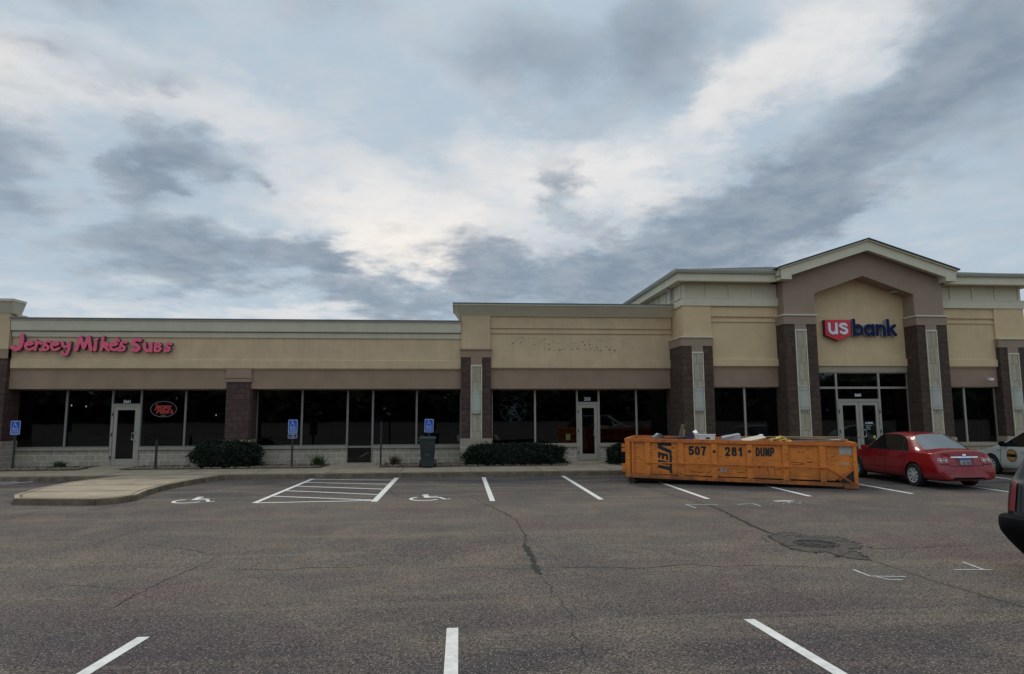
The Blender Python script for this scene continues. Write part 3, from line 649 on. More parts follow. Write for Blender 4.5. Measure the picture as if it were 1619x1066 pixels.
fz = MB().box(BX0+.02, 12.3, YB+.03, 40, 6.401, 6.96).box(18.3, BX1-.02, YB+.03, 40, 6.401, 6.96)
for x in [8.47, 9.36, 10.26, 11.17, 12.05, 18.35, 19.2, 20.12, 21.07, 22.05]: fz.box(x-.05, x+.05, YB-.01, YB+.029, 6.401, 6.95)
for y in [24.2+i*.93 for i in range(14)]: fz.box(BX0-.02, BX0+.019, y, y+.1, 6.401, 6.95).box(BX1-.019, BX1+.02, y, y+.1, 6.401, 6.95)
fz.build('frieze', 'trim_bank', bank)
# eaves: soffit, fascia and gutter on three sides
EX0, EX1, EY = 8.1, 22.5, 23.55
MB().box(EX0, 12.3, EY, 40.5, 6.97, 7.0).build('soffit', 'trim_bank', bank); MB().box(18.3, EX1, EY, 40.5, 6.97, 7.0).build('soffit', 'trim_bank', bank)
MB().box(EX0-.02, 12.0, EY-.02, EY+.03, 6.95, 7.33).box(EX0-.02, EX0+.03, EY+.03, 40.5, 6.95, 7.33).build('fascia', 'trim_bank', bank)
MB().box(18.6, EX1+.02, EY-.02, EY+.03, 6.95, 7.33).box(EX1-.03, EX1+.02, EY+.03, 40.5, 6.95, 7.33).build('fascia', 'trim_bank', bank)
gt = [(0, 7.24), (0, 7.37), (-.14, 7.37), (-.14, 7.35), (-.12, 7.30), (-.08, 7.24)]
MB().prism([(EY-.021+a, b) for a, b in gt], EX0-.15, 11.98, 'yz').prism([(EX0-.021+a, b) for a, b in gt], EY-.02, 40.5, 'xz').build('gutter', 'sconce', bank)
MB().prism([(EY-.021+a, b) for a, b in gt], 18.62, EX1+.15, 'yz').prism([(EX1+.021-a, b) for a, b in gt], EY-.02, 40.5, 'xz').build('gutter', 'sconce', bank)
r0 = 7.36; rx0, rx1, ry0, ry1 = EX0-.1, EX1+.1, EY-.1, 40.6
rh = 9.25; rk = r0+(24.4-ry0)*(rh-r0)/7.6
MB().add([(rx0, ry0, r0), (rx1, ry0, r0), (rx1, ry1, r0), (rx0, ry1, r0), (rx0+7.2, ry0+7.6, rh), (rx1-7.2, ry0+7.6, rh), (rx1-7.2, ry1-7.6, rh), (rx0+7.2, ry1-7.6, rh), (12.3, ry0, r0), (12.3, 24.4, rk), (18.3, 24.4, rk), (18.3, ry0, r0)],
    [(0, 8, 9, 4), (9, 10, 5, 4), (11, 1, 5, 10), (1, 2, 6, 5), (2, 3, 7, 6), (3, 0, 4, 7), (4, 5, 6, 7)]).build('roof', 'roof', bank)
MB().tube([(8.12, 25.1, 7.3), (8.12, 25.1, 7.12), (8.2, 25.12, 7.0), (8.34, 25.2, 6.82), (8.36, 25.2, 6.2), (8.2, 25.2, 6.1)], .06, 10).build('downspout', 'sconce', bank, smooth=True)
# gable portal
GY, GX0, GX1, GC = 23.5, 12.12, 18.44, 15.3
def gable_z(x, half, ze, zp): return ze+(zp-ze)*(1-abs(x-GC)/half)
outer = [(GX0, 5.70), (GX0, 7.1), (GC, 8.22), (GX1, 7.1), (GX1, 5.70)]
inner = [(17.28, 5.70), (17.28, 6.52), (GC, 7.22), (13.32, 6.52), (13.32, 5.70)]
mb = MB()
for pts in ([outer[0], outer[1], inner[3], inner[4]], [outer[1], outer[2], inner[2], inner[3]], [outer[2], outer[3], inner[1], inner[2]], [outer[3], outer[4], inner[0], inner[1]]):
    mb.prism(pts, GY, 24.2, 'xz')
mb.build('portal', 'mauve_bank', bank)
MB().box(GX0, GX0+.05, 24.2, 25, 5.7, 7.05).box(GX1-.05, GX1, 24.2, 25, 5.7, 7.05).build('portal_side', 'mauve_bank', bank)
def rake(e0, e1, ya, yb, m, name, hw=3.42, ze=7.1, zp=8.22, par=None):
    mb = MB(); L = [(GC-hw, ze+e0), (GC, zp+e0), (GC, zp+e1), (GC-hw, ze+e1)]; Rr = [(GC+hw, ze+e0), (GC, zp+e0), (GC, zp+e1), (GC+hw, ze+e1)]
    mb.prism(L, ya, yb, 'xz').prism(Rr, ya, yb, 'xz'); return mb.build(name, m, par or bank)
rake(.0, .36, 23.1, 23.16, 'trim_bank', 'rake_board', 3.45, 6.99, 8.12)
rake(.361, .41, 23.02, 23.2, 'trim_bank', 'rake_trim', 3.50, 6.98, 8.115)
rake(-.02, .02, 23.16, 24.3, 'trim_bank', 'rake_soffit', 3.45, 7.1, 8.23)
rake(.415, .46, 22.98, 31, 'roof', 'gable_roof', 3.55, 6.965, 8.115)
for s in (-1, 1):      # boxed eave returns
    x = GC+s*3.45; MB().box(min(x, x-s*.42), max(x, x-s*.42), 23.09, 24.1, 6.97, 7.36).build('eave_return', 'trim_bank', bank)
# recess wall, head, entrance
YR = 24.15
mb = MB().prism([(13.2, 3.79), (13.2, 6.75), (GC, 7.5), (17.4, 6.75), (17.4, 3.79)], YR, 25.4, 'xz'); mb.build('sign_wall', 'stucco_bank', bank)
MB().box(13.32, 17.28, YR-.07, YR-.001, 3.82, 4.10).build('sill_band', 'stucco_bank', bank)
MB().box(13.32, 17.28, YR-.02, 25.4, 3.58, 3.789).build('head_band', 'ledge', bank)
ol = MB().lathe([(.17, 0), (.17, .03), (.12, .05)], (16.75, 23.85, 6.66), n=20).build('soffit_lamp', 'sconce', bank, smooth=True)
YD = 24.22
xs_ = (13.32, 14.39, 16.10, 17.28)
for i in range(3): window(bank, xs_[i], xs_[i+1], 2.99, 3.58, YD, 'glass_bank', 'doorframe', name='transom')
window(bank, xs_[0], xs_[1], .2, 2.985, YD, 'glass_bank', 'doorframe'); window(bank, xs_[2], xs_[3], .2, 2.985, YD, 'glass_bank', 'doorframe')
window(bank, xs_[1], xs_[2], 2.52, 2.985, YD, 'glass_bank', 'doorframe', name='transom')
door(bank, 14.39, 15.245, .17, 2.515, YD, hinge=-1, m='glass_bank', jamb=(.07, 0), st=.12); door(bank, 15.246, 16.10, .17, 2.515, YD, hinge=1, m='glass_bank', jamb=(0, .07), st=.12)
number(bank, '2665', 15.25, YD-.01, 2.66, .14)
mb = MB(); text_mb(mb, 'us bank', .10, facing(15.62, YD-.035, 1.62), .003, .003, 1.); text_mb(mb, 'Lobby hours', .045, facing(15.60, YD-.035, 1.52), .003); text_mb(mb, 'Mon-Fri', .045, facing(15.57, YD-.035, 1.46), .003); text_mb(mb, '9:00-5:00', .045, facing(15.57, YD-.035, 1.40), .003)
mb.build('door_lettering', 'sign_white', bank)
mb = MB(); mb.prism([(15.8+.055*cos(t*pi/10), 1.12+.055*sin(t*pi/10)) for t in range(20)], YD-.036, YD-.03); mb.build('door_sticker', mat('yellow_sticker', (.55, .55, .05), .5), bank)
MB().box(15.86, 15.93, YD-.036, YD-.03, .98, 1.06).build('door_sticker', 'sign_white', bank)
# bank windows left and right
for a, m_, b in ((9.44, 10.77, 12.14), (18.5, 19.6, 20.88)):
    basewall(a, b, bank, YB+.22, .76)
    window(bank, a, m_, .86, 3.02, YB+.28, 'glass_bank', 'doorframe'); window(bank, m_, b, .86, 3.02, YB+.28, 'glass_bank', 'doorframe')
bl = MB()
for i in range(36):
    x = 9.5+i*.075; bl.rbox((x, 24.75, 1.9), (.05, .004, 2.15), (0, 0, .9+R.uniform(-.25, .25)))
bl.build('vertical_blind', mat('blind_fabric', (.16, .17, .15), .8, .2), bank)
bl = MB()
for i in range(28):
    x = 18.5+i*.086; bl.rbox((x, 24.75, 1.9), (.07, .004, 2.15), (0, 0, .3+R.uniform(-.1, .1)))
bl.build('vertical_blind', mat('blind_green', (.06, .10, .09), .8, .2), bank)
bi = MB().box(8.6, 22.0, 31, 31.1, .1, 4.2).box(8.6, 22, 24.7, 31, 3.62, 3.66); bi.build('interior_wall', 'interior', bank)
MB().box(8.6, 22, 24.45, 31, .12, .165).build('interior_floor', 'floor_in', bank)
for x, y in ((14.6, 26.0), (16.1, 26.6), (17.3, 27.2), (18.4, 27.8)):
    MB().lathe([(.09, 0), (.09, .02)], (x, y, 3.595), n=14).build('ceiling_lamp', 'ceil_lamp', bank)
cam_ = MB().rbox((20.45, 23.86, 3.30), (.22, .10, .09), (0, 0, .3)).tube([(20.53, 24.05, 3.36), (20.5, 23.9, 3.33)], .02, 8).build('security_camera', 'white', bank)
# piers
pilaster(bank, 8.27, 9.46, YB-.12, 25.9, 4.90, 4.54, 4.26, 8.68, 9.05, 'brick_bank', 'mauve_bank', (2.1, 3.01))
pilaster(bank, 20.92, 22.30, YB-.12, 25.9, 4.90, 4.54, 4.26, 21.28, 21.66, 'brick_bank', 'mauve_bank', (2.1, 3.01))
pilaster(bank, 12.05, 13.30, GY-.08, 24.6, 5.70, 5.33, 5.08, 12.48, 12.86, 'brick_bank', 'mauve_bank', (2.12, 3.0))
pilaster(bank, 17.26, 18.46, GY-.08, 24.6, 5.70, 5.33, 5.08, 17.62, 18.0, 'brick_bank', 'mauve_bank', (2.12, 3.0))

#@@PART2
# ------------------------------------------------------------------ wall signs
def script_sign():
    ax, bx = -16.10, .00195*1.0; sx_ = 5.56/3065.0; sz_ = .0231/11.56
    X = lambda x: -16.34+x*sx_*1.033; Z = lambda y: 5.075-y*sz_
    t = thing('wall_sign', (X(0), YW, 4.5), 'red script lettering naming the sandwich shop on the yellow wall above the left shopfront', 'sign')
    def L(pts, w, name='letter'):
        a = MB(); b = MB()
        for st in pts:
            p = [(X(x), Z(y)) for x, y in st]
            if len(p) == 1: p = [p[0], (p[0][0]+.004, p[0][1])]
            a.stroke(p, w*sx_*.88, YW-.17, YW-.15); b.stroke([(q[0]+.0, q[1]) for q in p], w*sx_*.92, YW-.149, YW-.03)
        o = a.build('letter', 'red_sign', t); b.build('letter_return', 'sign_return', o)
    e = lambda d, dy=0: [[(355+d,240+dy),(410+d,235+dy),(445+d,215+dy),(420+d,190+dy),(370+d,185+dy),(325+d,220+dy),(322+d,275+dy),(355+d,320+dy),(410+d,325+dy),(470+d,295+dy)]]
    s = lambda d, dy=0: [[(770+d,180+dy),(715+d,172+dy),(675+d,195+dy),(690+d,235+dy),(740+d,275+dy),(735+d,315+dy),(690+d,332+dy),(590+d,325+dy)], [(660+d,220+dy),(650+d,300+dy)]]
    L([[(240,70),(246,170),(235,250),(200,305),(145,325),(80,285)]], 92)
    L(e(0), 58)
    L([[(505,165),(520,230),(500,325)], [(525,220),(560,190),(610,215)]], 62)
    L(s(0), 54)
    L(e(475, 3), 58)
    L([[(995,190),(1010,255),(1060,275),(1120,250)], [(1135,190),(1125,320),(1090,410),(1030,415),(1005,375)]], 62)
    L([[(1262,325),(1322,95)], [(1322,95),(1400,290)], [(1400,290),(1480,95)], [(1480,95),(1535,325)]], 78)
    L([[(1618,205),(1610,325)], [(1630,130)]], 74)
    L([[(1750,85),(1730,325)], [(1745,250),(1800,195),(1845,215),(1835,250),(1775,265)], [(1790,265),(1870,335)]], 62)
    L(e(1575), 56)
    L([[(2005,118),(2050,160)]], 56, 'apostrophe')
    L([[(2190,190),(2130,178),(2095,200),(2110,240),(2165,280),(2155,325),(2100,335),(2040,325)], [(2090,230),(2075,300)]], 56)
    L([[(2455,145),(2370,135),(2320,165),(2330,210),(2410,250),(2440,295),(2395,335),(2310,325)]], 76)
    L([[(2540,200),(2540,290),(2575,335),(2625,335),(2660,300),(2665,200)], [(2662,220),(2665,345)]], 66)
    L([[(2745,200),(2738,340)], [(2745,200),(2815,203),(2835,232),(2800,262),(2745,266)], [(2800,266),(2850,300),(2815,340),(2738,340)]], 58)
    L([[(3040,212),(2975,200),(2940,225),(2955,258),(3010,285),(3010,325),(2960,340),(2925,332)]], 62)
script_sign()
t = thing('wall_sign', (15.3, YR, 4.78), 'red shield and navy lettering of the bank on the gold wall inside the portal', 'sign')
sh = [(13.955, 5.575), (14.965, 5.575), (14.965, 4.99), (14.46, 4.775), (13.955, 4.99)]
o = MB().prism(sh, YR-.20, YR-.181).build('shield', 'bank_red', t); MB().prism([(14.46+(x-14.46)*1.015, 5.2+(z-5.2)*1.015) for x, z in sh], YR-.18, YR-.02).build('shield_return', mat('shield_side', (.14, .02, .03), .5), o)
M['shield_grey'] = mat('letter_side', (.28, .30, .34), .5)
def bold_text(txt, size, x, y, z, dep, off, sx, m, name, par, sp=1.):
    mb = MB(); text_mb(mb, txt, size, facing(x, y, z), dep, off, sx, 0, sp); return mb.build(name, m, par)
def arc(cx, cz, rx_, rz_, a0, a1, n=18): return [(cx+rx_*cos(radians(a0+(a1-a0)*i/n)), cz+rz_*sin(radians(a0+(a1-a0)*i/n))) for i in range(n+1)]
def glyph(strokes, ox, oz, w, y0, y1, name, m, par, dw=1.):
    mb = MB()
    for st_ in strokes: mb.stroke([(ox+p[0], oz+p[1]) for p in st_], w*dw, y0, y1)
    return mb.build(name, m, par)
GU = [[(0, .36), (0, .15)] + arc(.14, .15, .14, .15, 180, 320, 10), [(.28, .36), (.28, 0)]]
GS = [arc(.13, .275, .125, .085, 25, 180, 10) + [(.13, .195)] + arc(.135, .09, .125, .09, 60, -155, 14)]
for gl_, ox in ((GU, 14.10), (GS, 14.535)): glyph(gl_, ox, 5.06, .10, YR-.235, YR-.2, 'letter', 'sign_white', t)
GB = [[(0, .56), (0, 0)], arc(.155, .18, .155, .17, 0, 360, 24)]
GA = [[(.31, .36), (.31, 0)], arc(.155, .18, .155, .17, 0, 360, 24)]
GN = [[(0, .36), (0, 0)], arc(.145, .19, .145, .16, 180, 0, 14) + [(.29, 0)]]
GK = [[(0, .56), (0, 0)], [(.02, .16), (.27, .355)], [(.10, .215), (.29, 0)]]
for gl_, ox in ((GB, 15.12), (GA, 15.565), (GN, 16.045), (GK, 16.495)):
    o = glyph(gl_, ox, 5.02, .115, YR-.19, YR-.171, 'letter', 'bank_navy', t); glyph(gl_, ox-.012, 5.02, .118, YR-.17, YR-.03, 'letter_return', 'shield_grey', o)

# oval window sign and round window decal
t = thing('window_sign', (-11.14, YS-.03, 1.9), 'dark oval sign with red lettering hung in the left shop window', 'sign')
ov = [(-11.14+.47*cos(a*pi/24), 2.26+.29*sin(a*pi/24)) for a in range(48)]
MB().prism(ov, YS+.04, YS+.06).build('panel', 'darkmetal', t)
mb = MB()
for i in range(48): mb.stroke([ov[i], ov[(i+1) % 48]], .022, YS-.025, YS-.01, cap=False)
mb.build('rim', 'neon_ring', t)
mb = MB(); text_mb(mb, 'Jersey', .25, facing(-11.16, YS-.03, 2.28), .01, .009, .95, .2); text_mb(mb, "Mike's", .25, facing(-11.10, YS-.031, 2.10), .01, .009, .95, .2); mb.build('lettering', 'neon', t)
mb = MB(); text_mb(mb, 'SUBS', .07, facing(-11.14, YS-.03, 2.01), .01, .001, 1.2); mb.build('lettering', 'neon_ring', t)
t = MB(); cx, cz, rr = 2.12, 2.22, .52
t.add([], [])
for a in range(30):
    if R.random() < .75: t.stroke([(cx+rr*cos(q), cz+rr*sin(q)) for q in (a*pi/15, a*pi/15+.1, a*pi/15+.17)], .016, YS-.012, YS-.004, cap=False)
for k in range(30):
    a = R.uniform(0, 2*pi); r0_ = R.uniform(.12, .9)*rr; x, z = cx+r0_*cos(a), cz+r0_*sin(a); th = R.uniform(-2.2, -.9) if R.random() < .6 else R.uniform(0, 6); cv = R.uniform(-.5, .5); pts = []
    for q in range(6):
        if math.hypot(x-cx, z-cz) < rr*.97: pts.append((x, z))
        x += .045*cos(th); z += .045*sin(th); th += cv
    if len(pts) > 2: t.stroke(pts, .014, YS-.012, YS-.004, cap=False)
for k in range(9):
    a = k*2*pi/9; t.stroke([(cx+q*rr*cos(a+.5*sin(q*4+k)), cz+q*rr*sin(a+.5*sin(q*4+k))) for q in (.08, .3, .5, .75, 1.)], .010, YS-.0118, YS-.004, cap=False)
for a in range(30): t.stroke([(cx+rr*cos(q), cz+rr*sin(q)) for q in (a*pi/15, (a+1)*pi/15)], .006, YS-.0117, YS-.004, cap=False)
single(t, 'window_decal', 'decal', 'faint round decal of wavy lines on the first window left of the hedge door', 'decal')
single(MB().box(4.2, 4.38, YS-.012, YS-.004, 1.0, 1.24), 'window_notice', mat('yellow_notice', (.12, .10, .03), .7), 'small yellowish notice at the bottom of the window left of door 200', 'notice')

# ------------------------------------------------------------------ accessible parking signs and posts
M['post'] = mat('dark_post', (.018, .019, .018), .6, .2, 8)
M['sign_blue'] = mat('sign_blue', (.008, .065, .42), .4, .1, 5); M['sign_paint'] = mat('sign_paint', (.42, .52, .72), .5, .08, 8)
M['sign_back'] = mat('sign_dark', (.02, .02, .05), .5)
def rrect(x0, x1, z0, z1, q):
    return [(cx+q*cos(a), cz+q*sin(a)) for cx, cz, a0 in ((x1-q, z1-q, 0), (x0+q, z1-q, 90), (x0+q, z0+q, 180), (x1-q, z0+q, 270)) for a in [radians(a0+i*22.5) for i in range(5)]]
def park_sign(x, y, label, tilt=0, plate=False, back=False, gnd=.15, hide=False):
    t = thing('parking_sign', (x, y, gnd), label, 'sign', 'accessible parking signs along the walk')
    MB().box(x-.032, x+.032, y, y+.03, gnd, 1.84).build('post', 'post', t)
    zt = 1.86; w, h = .32, .48
    def tr(mb):
        c, s = cos(tilt), sin(tilt); mb.v = [(x+(p[0]-x)*c-(p[2]-1.6)*s, p[1], 1.6+(p[0]-x)*s+(p[2]-1.6)*c) for p in mb.v]; return mb
    p = tr(MB().prism(rrect(x-w/2, x+w/2, zt-h, zt, .03), y-.008, y-.003)).build('sign_panel', 'sign_paint', t)
    tr(MB().prism(rrect(x-w/2+.018, x+w/2-.018, zt-h+.018, zt-.018, .02), y-.0105, y-.0081)).build('blue_field', 'sign_blue', p)
    mb = MB(); wheelchair(mb, lambda a, b: (x+a*.155, y-.0125, zt-.235+b*.175)); tr(mb).build('wheelchair_symbol', 'sign_paint', p)
    mb = MB()
    for i, s_ in enumerate(('VEHICLE ID', 'REQUIRED', 'UP TO $200 FINE', 'FOR VIOLATION')): text_mb(mb, s_, .052 if i < 2 else .042, facing(x, y-.0125, zt-.29-i*.051), .001, .0012, .85 if i < 2 else .78)
    tr(mb).build('lettering', 'sign_paint', p)
    if plate:
        q = MB().prism(rrect(x-w/2, x+w/2, zt-h-.185, zt-h-.02, .04), y-.008, y-.003).build('plate', 'sign_paint', t)
        MB().prism(rrect(x-w/2+.015, x+w/2-.015, zt-h-.17, zt-h-.035, .03), y-.0105, y-.0081).build('plate_field', 'sign_back', q)
        mb = MB(); text_mb(mb, 'VAN', .055, facing(x, y-.0125, zt-h-.085), .001, .001, 1); text_mb(mb, 'ACCESSIBLE', .042, facing(x, y-.0125, zt-h-.145), .001, .001, .85); mb.build('lettering', 'sign_paint', q)
park_sign(-15.42, 24.45, 'blue accessible parking sign at the far left end of the walk')
park_sign(-5.93, 24.3, 'blue accessible parking sign with a small dark plate below it', plate=True)
park_sign(-1.10, 24.45, 'slightly tilted blue accessible parking sign behind the rubbish cart', tilt=-.03)
single(MB().box(-10.72, -10.64, 24.5, 24.53, .15, 1.16).box(-10.71, -10.65, 24.531, 24.54, 1.0, 1.18), 'bare_post', 'post', 'short bare dark post below the oval window sign', 'post', 'bare posts along the walk')
single(MB().box(-2.86, -2.80, 24.5, 24.53, .15, 1.75).box(-2.85, -2.81, 24.531, 24.54, 1.5, 1.78), 'bare_post', 'post', 'tall bare dark post between the low glass panel and the rubbish cart', 'post', 'bare posts along the walk')

# ------------------------------------------------------------------ rubbish cart
M['cart'] = mat('cart_plastic', (.022, .032, .034), .5, .15, 6, .1, 40)
t = thing('rubbish_cart', (-1.12, 24.0, .15), 'dark grey wheeled rubbish cart on the walk under the tilted blue sign', 'bin')
mb = MB(); cx, cy = -1.12, 24.05
def loft(mb, secs):
    o = len(mb.v); n = len(secs[0])
    for s_ in secs: mb.v += s_
    for i in range(len(secs)-1):
        for k in range(n): mb.f.append((o+i*n+k, o+i*n+(k+1)%n, o+(i+1)*n+(k+1)%n, o+(i+1)*n+k))
    mb.f.append(tuple(o+k for k in reversed(range(n)))); mb.f.append(tuple(o+(len(secs)-1)*n+k for k in range(n)))
def rr3(w, d, z, q=.04, yo=0): return [(cx+p[0], cy+p[1]+yo, z) for p in rrect(-w/2, w/2, -d/2, d/2, q)]
loft(mb, [rr3(.44, .42, .2), rr3(.46, .46, .5), rr3(.50, .52, .62, yo=0), rr3(.50, .54, .64), rr3(.53, .60, 1.10), rr3(.57, .64, 1.12), rr3(.57, .64, 1.16)])
mb.build('body', 'cart', t, smooth=True)
MB().box(cx-.12, cx+.12, cy-.285, cy-.262, .55, .66).box(cx-.19, cx+.19, cy-.30, cy-.275, .76, .79).build('grab_bar', 'cart', t)
mb = MB(); loft(mb, [rr3(.60, .68, 1.161), rr3(.61, .70, 1.19), rr3(.58, .62, 1.235), rr3(.40, .40, 1.25)]); mb.build('lid', 'cart', t, smooth=True)
MB().tube([(cx-.25, cy+.36, 1.12), (cx+.25, cy+.36, 1.12)], .018).build('handle', 'cart', t)
for s_ in (-1, 1): MB().lathe([(.05, -.03), (.13, -.03), (.13, .03), (.05, .03)], (cx+s_*.27, cy+.2, .28), 'x', 18).build('wheel', 'darkmetal', t)

# ------------------------------------------------------------------ planting
def leafmat(name, a, b_, c):
    m, b = newmat(name); oi = N('ShaderNodeNewGeometry'); LK(coords(), N('ShaderNodeTexNoise').inputs[0])
    f1 = Rng(Noise(coords(), 5., 4, .6).outputs[0], .35, .65); c1 = MixC(f1, c4(a), c4(b_)); f2 = Rng(oi.outputs['Random Per Island'], .6, 1.); LK(MixC(f2, c1, c4(c)), b.inputs['Base Color']); b.inputs['Roughness'].default_value = .65; b.inputs['Specular IOR Level'].default_value = .25; return m
M['yew'] = leafmat('yew_leaf', (.006, .012, .006), (.010, .020, .009), (.018, .032, .011))
M['grass_leaf'] = leafmat('daylily_leaf', (.035, .07, .02), (.06, .10, .03), (.12, .12, .05))
M['dry_leaf'] = leafmat('dry_leaf', (.11, .08, .04), (.08, .08, .03), (.16, .12, .06))
M['bark'] = mat('bark', (.04, .03, .02), .9, .3, 9)
def leafy(cx, cy, z0, rx, ry, h, n, label, kind='round', size=.065, m='yew', seed=1, flat=.6):
    rr = random.Random(seed); t = thing('shrub', (cx, cy, z0), label, 'shrub')
    mb = MB(); core = MB()
    lob = [(rr.uniform(-.75, .75), rr.uniform(-.6, .6), rr.uniform(.35, .8), rr.uniform(.25, .45)) for _ in range(14)]
    for i in range(n):
        a = rr.uniform(0, 2*pi); b = math.asin(rr.uniform(-.5, 1)); q = 1-abs(rr.gauss(0, .10))-.10*rr.random()
        if kind == 'box':
            e = 4.; ca, sa, cb, sb = cos(a), sin(a), cos(b), sin(b)
            k = (abs(ca*cb)**e+abs(sa*cb)**e+abs(sb)**e)**(-1/e)
        else:
            k = (abs(cos(a)*cos(b))**2.6+abs(sin(a)*cos(b))**2.6+abs(sin(b))**2.6)**(-1/2.6)
        k *= 1+.08*sin(3*a+seed)*cos(2*b*3)+.06*sin(7*a+2*seed+b*5)+.04*sin(15*a+9*b+seed); k *= q
        if rr.random() < .06: k *= rr.uniform(1.03, 1.16)
        p = Vector((cx+rx*k*cos(a)*cos(b), cy+ry*k*sin(a)*cos(b), z0+h*.42+h*.58*k*sin(b) if b > 0 else z0+h*.42+h*.42*k*sin(b)*1.9))
        if p.z < z0+.02: p.z = z0+rr.uniform(.02, .12)
        d = Vector((rr.gauss(0, 1), rr.gauss(0, 1), rr.gauss(.5, 1))).normalized(); e_ = d.cross(Vector((rr.gauss(0, 1), rr.gauss(0, 1), rr.gauss(0, 1)))).normalized()
        L = size*rr.uniform(.7, 1.6); w = L*.28
        mb.add([p-d*L*.5, p+e_*w-d*L*.05, p+d*L*.6, p-e_*w+d*L*.05], [(0, 1, 2, 3)])
    mb.build('foliage', m, t)
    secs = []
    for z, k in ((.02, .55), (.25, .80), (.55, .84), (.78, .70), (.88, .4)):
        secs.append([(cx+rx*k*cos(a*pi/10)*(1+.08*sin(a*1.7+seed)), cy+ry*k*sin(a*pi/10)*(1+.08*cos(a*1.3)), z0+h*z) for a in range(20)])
    loft(core, secs); core.build('shade_core', mat('shrub_core', (.004, .005, .003), .95), t)  # near-black solid core, painted shade between the leaves
    return t
leafy(-8.39, 24.95, .15, 1.24, .72, .98, 9000, 'large rounded dark evergreen shrub in front of the brick pier', seed=3)
leafy(2.08, 24.75, .15, 1.86, .56, .80, 12000, 'long clipped dark evergreen hedge left of door 200', kind='box', seed=5)
leafy(6.35, 24.8, .15, .80, .6, .78, 5000, 'dark round evergreen shrub between door 200 and the skip', seed=8)
def tuft(cx, cy, h, r_, n, label, m, seed):
    rr = random.Random(seed); t = MB()
    for i in range(n):
        a = rr.uniform(0, 2*pi); L = h*rr.uniform(.6, 1.15); lean = rr.uniform(.15, 1.0)*r_; w = .012+.01*rr.random(); q = Vector((-sin(a), cos(a), 0))*w; b0 = Vector((cx+rr.gauss(0, r_*.22), cy+rr.gauss(0, r_*.2), .165)); o = len(t.v)
        for k in range(5):
            s_ = k/4; p = b0+Vector((cos(a)*lean*s_**1.5, sin(a)*lean*s_**1.5, L*(s_-.28*s_*s_*lean/r_))); ww = q*(1-s_*.85); t.v += [tuple(p-ww), tuple(p+ww)]
        for k in range(4): t.f.append((o+2*k, o+2*k+1, o+2*k+3, o+2*k+2))
    single(t, 'tufted_plant', m, label, 'plant', origin=(cx, cy, .165))
tuft(-14.25, 25.1, .30, .42, 130, 'low green tufted plant left of the left shop door', 'grass_leaf', 1)
tuft(-5.15, 24.9, .44, .42, 170, 'green tufted plant right of the sign with the small plate', 'grass_leaf', 2)
tuft(-2.35, 24.9, .40, .36, 150, 'dry yellowish tufted plant left of the rubbish cart', 'dry_leaf', 3)
def boulder(x, y, sx, sy, sz, label, seed):
    rr = random.Random(seed); bm = bmesh.new(); bmesh.ops.create_icosphere(bm, subdivisions=3, radius=1); ph = [rr.uniform(0, 6) for _ in range(6)]
    for v in bm.verts:
        c = v.co; k = 1+.14*sin(2.3*c.x+ph[0])+.12*sin(3.1*c.y+ph[1])+.10*sin(4*c.z+ph[2])+.05*sin(9*c.x+7*c.y+ph[3]); v.co = Vector((c.x*sx*k, c.y*sy*k, max(-.02, c.z*sz*k+sz*.5)))
    mb = MB(); mb.add([tuple(v.co+Vector((x, y, .17))) for v in bm.verts], [tuple(v.index for v in f_.verts) for f_ in bm.faces]); bm.free()
    single(mb, 'boulder', 'rock', label, 'rock', origin=(x, y, .17), smooth=True)
boulder(-8.98-.35, 24.6, .22, .14, .15, 'rounded boulder just left of the large dark shrub', 4); boulder(-9.85, 24.7, .10, .09, .07, 'small stone in the bed near the short bare post', 6)

# ------------------------------------------------------------------ roll off skip
def skipmat(name, c, dirt=1.):
    m, b = newmat(name); v = coords(); s = N('ShaderNodeSeparateXYZ'); LK(v, s.inputs[0])
    n1 = Noise(v, 2.2, 8, .65).outputs[0]; base = MixC(Rng(n1, .35, .7), c4(c), c4((c[0]*.78, c[1]*.72, c[2]*.8)))
    mp = N('ShaderNodeMapping'); LK(v, mp.inputs[0]); mp.inputs['Scale'].default_value = (1.2, 1.2, 3.5)
    sc = Noise(mp.outputs[0], 5., 9, .72, .8).outputs[0]; rust = Rng(sc, .575, .63); base = MixC(Mth('MULTIPLY', rust, .85*dirt), base, (.075, .022, .008, 1))
    mp2 = N('ShaderNodeMapping'); LK(v, mp2.inputs[0]); mp2.inputs['Scale'].default_value = (9., 9., .8); st = Rng(Noise(mp2.outputs[0], 1.6, 5, .6).outputs[0], .58, .75); base = MixC(Mth('MULTIPLY', st, .35*dirt), base, (.10, .04, .015, 1))
    low = Mth('MULTIPLY', Rng(s.outputs[2], .55, .12), .55*dirt); base = MixC(Mth('MULTIPLY', low, Rng(n1, .3, .6)), base, (.12, .055, .025, 1))
    LK(base, b.inputs['Base Color']); b.inputs['Roughness'].default_value = .55; bumpy(b, Mth('ADD', Noise(v, 2.5, 4, .5).outputs[0], Mth('MULTIPLY', sc, .15)), .5, .03); return m
M['orange'] = skipmat('orange_paint', (.73, .228, .028)); M['orange2'] = skipmat('orange_rail', (.60, .17, .022), 1.3)
M['black_paint'] = mat('black_lettering', (.010, .010, .012), .6, .2, 9)
sk = thing('roll_off_skip', (4.92, 19.5, 0), 'orange steel roll off skip full of rubbish, black lettering on its side', 'skip', rz=radians(-21.4))
HL = 6.24; HW = 2.35; ZR = 1.29
def sb(name, m='orange', par=None, **k): return lambda mb: mb.build(name, m, par or sk, local=True, **k)
